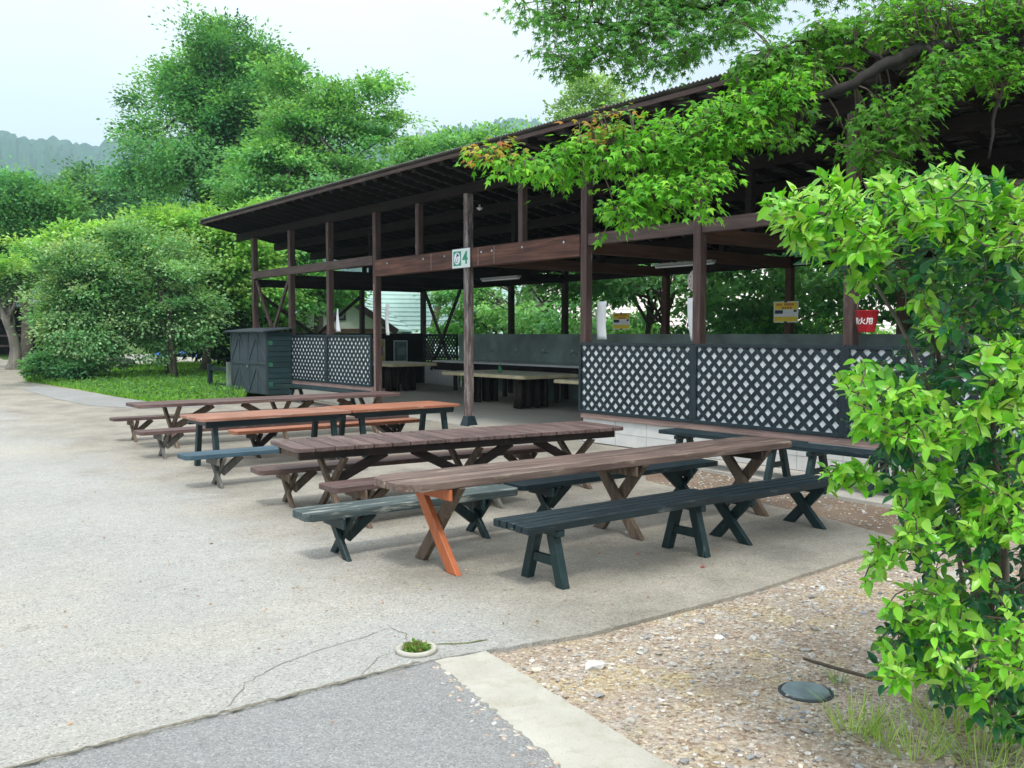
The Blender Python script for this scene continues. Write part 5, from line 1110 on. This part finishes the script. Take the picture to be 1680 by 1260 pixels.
young_polys = [([(1245,325),(1290,400),(1380,440),(1430,430),(1480,400),(1520,350),(1460,290),(1400,310),(1330,300)], 85, 2.75, 3.15), ([(1330,285),(1420,310),(1560,270),(1640,280),(1700,330),(1690,420),(1620,430),(1540,400),(1480,330)], 75, 2.8, 3.3),
   ([(1390,440),(1440,450),(1440,475),(1400,470)], 5, 2.9, 3.2), ([(1380,620),(1460,625),(1560,650),(1680,640),(1700,720),(1580,730),(1480,730),(1400,720)], 58, 2.7, 3.1),
   ([(1490,765),(1600,770),(1700,820),(1700,880),(1580,900),(1490,880),(1455,930),(1470,830)], 66, 2.8, 3.2), ([(1350,765),(1400,755),(1440,790),(1400,800)], 5, 2.9, 3.1), ([(1480,960),(1560,960),(1530,1120),(1440,1110),(1430,1060),(1460,1000)], 42, 2.9, 3.3),
   ([(1390,600),(1500,560),(1700,560),(1700,1140),(1500,1120),(1440,1000),(1480,900),(1430,800),(1450,700)], 30, 2.9, 3.7), ([(1480,430),(1700,420),(1700,560),(1500,560)], 12, 3.0, 3.6), ([(1345,772),(1400,762),(1430,785),(1400,800)], 7, 2.9, 3.0), ([(1410,690),(1440,680),(1450,720)], 4, 2.9, 3.1), ([(1405,905),(1440,880),(1450,930)], 4, 2.9, 3.1), ([(1330,275),(1350,270),(1400,300),(1350,310)], 4, 2.9, 3.1), ([(1380,620),(1420,600),(1440,650)], 5, 2.9, 3.1), ([(1570,1040),(1700,1020),(1700,1120),(1600,1140),(1530,1100)], 32, 2.8, 3.2), ([(1600,560),(1700,560),(1700,620),(1620,640)], 16, 2.7, 3.0), ([(1470,500),(1560,510),(1540,560),(1480,540)], 4, 3, 3.2), ([(1410,900),(1470,900),(1470,940),(1420,960)], 5, 3.0,3.2)]
for poly, n, da, db in young_polys:
    for (x, y) in px_poly_sample(int(n*1.35), poly): twig_to(at(x, y, rng.uniform(da, db)), True, int(rng.integers(5, 10)), 0.058*rng.uniform(.8,1.2), YL)
# mature leaves standing within the same sprays
grow_twigs(); twm.build('twigs', M['twig'], cm, smooth=True)
c0 = np.array(cmb[:])
leaf_obj('young_leaves', np.array(YP)-c0, YD, YN, YS, np.clip(np.concatenate(YC),.01,.8), t_oval(0.26, 0.24, 6), M['leaf_gloss'], cm)
leaf_obj('mature_leaves', np.array(OP)-c0, ODr, ON, OS, np.clip(np.concatenate(OC),.004,.8), t_oval(0.28, 0.2, 6), leaf_mat('mature_leaf', 0.32, 0.2, 0.4), cm)
for o in cm.children:
    if 'leaves' in o.name: o.data.polygons.foreach_set('use_smooth', [True]*len(o.data.polygons))
# young seedling at the corner
sd_ = empty('seedling', (*G(1655,1235,-0.022), -0.022), 0, 'small bright pointed-leaf seedling at the bottom right corner', 'plant')
MB().tube([(0,0,0),(0.01,0,0.07),(0,0.01,0.15)], [0.003,0.0025,0.002], 6).build('stem', M['moss'], sd_)
a = np.arange(12)*2.4; leaf_obj('leaves', np.stack([0*a,0*a,0.03+0.01*np.arange(12)],1), np.stack([np.cos(a),np.sin(a),0.1+0*a],1), np.tile([0,0,1.],(12,1)), np.full(12,.085), pick_cols(12,[(0.2,0.5,0.1)]), T_OVAL, M['leaf_gloss'], sd_)

# ------------------------------------------------------------ hills, pylon, haze
mb = MB(); nA, nR = 900, 18; vs = []
SKY = [(-1500,300),(-300,190),(-120,205),(0,222),(60,238),(130,246),(225,238),(330,235),(480,250),(640,238),(700,228),(800,214),(880,206),(1000,240),(1400,300),(2600,350)]
for i in range(nA+1):
    az = -35+150*i/nA; x = 840+1500*math.tan(R(az-38.2))
    py = 350
    for (a, ha), (b_, hb) in zip(SKY[:-1], SKY[1:]):
        if a <= x <= b_: py = ha+(hb-ha)*(x-a)/(b_-a)
    jag = 7*rng.random()**2+3*math.sin(az*1.7)
    for j in range(nR+1):
        t = j/nR; d = 620+680*t; top = CAM_H+(548-py)/FPX*1300*math.cos(R(az-38.2))
        h = top*(t**0.85)+(16*math.sin(az*0.9+t*5)+9*math.sin(az*2.3-t*9))*math.sin(PI*t)+jag*max(0, t-.9)*10+6*rng.random()*(t > .03)
        vs.append((d*math.sin(R(az)), d*math.cos(R(az)), h if j else -6))
mb.add(vs, [(i*(nR+1)+j, (i+1)*(nR+1)+j, (i+1)*(nR+1)+j+1, i*(nR+1)+j+1) for i in range(nA) for j in range(nR)])
tag(mb.build('hills', ground_mat('forest_hill', [(0.03, [(0.3,(0.015,0.07,0.05)),(0.7,(0.03,0.12,0.07))]), (0.12,.45,.7,(0.05,0.15,0.07))], [(0.25,[(0,(0.5,0.6,0.5)),(0.6,(1,1,1))],0.8)], 1.0, bscale=0.3)), kind='structure')
q = at(691, 260, 300); py_ = empty('power_pylon', (q.x, q.y, q.z-12), R(20), 'tiny grey lattice power pylon on the skyline above the roof', 'pylon')
mb = MB()
for s1 in (-1, 1):
    for s2 in (-1, 1): mb.bar((s1*1.6, s2*1.6, 0), (s1*.35, s2*.35, 22), .25, .25)
for z in np.arange(1, 21, 2.5): k = 1.6-1.25*z/22; mb.bar((-k,-k,z),(k,k,z+2),.15,.15).bar((k,-k,z),(-k,k,z+2),.15,.15)
mb.build('tower', M['steel'], py_); mb = MB()
for z in (14, 17, 20): mb.bar((-3, 0, z), (3, 0, z), .25, .25)
mb.build('crossarms', M['steel'], py_)
HAZE = True
if HAZE:
    hm = bpy.data.materials.new('haze_air'); hm.use_nodes = True; t = hm.node_tree; t.nodes.remove(t.nodes['Principled BSDF'])
    pvn = N(t, 'ShaderNodeVolumePrincipled'); pvn.inputs['Density'].default_value = 0.0006; pvn.inputs['Color'].default_value = (0.62, 0.88, 1.0, 1); pvn.inputs['Anisotropy'].default_value = 0.2
    t.links.new(pvn.outputs[0], t.nodes['Material Output'].inputs['Volume'])
    hz = MB().box(-1900, 1900, -1900, 1900, -7, 420).build('haze', hm); tag(hz, 'thin pale air haze over the valley', kind='stuff')
print('faces', sum(len(m.polygons) for m in bpy.data.meshes))
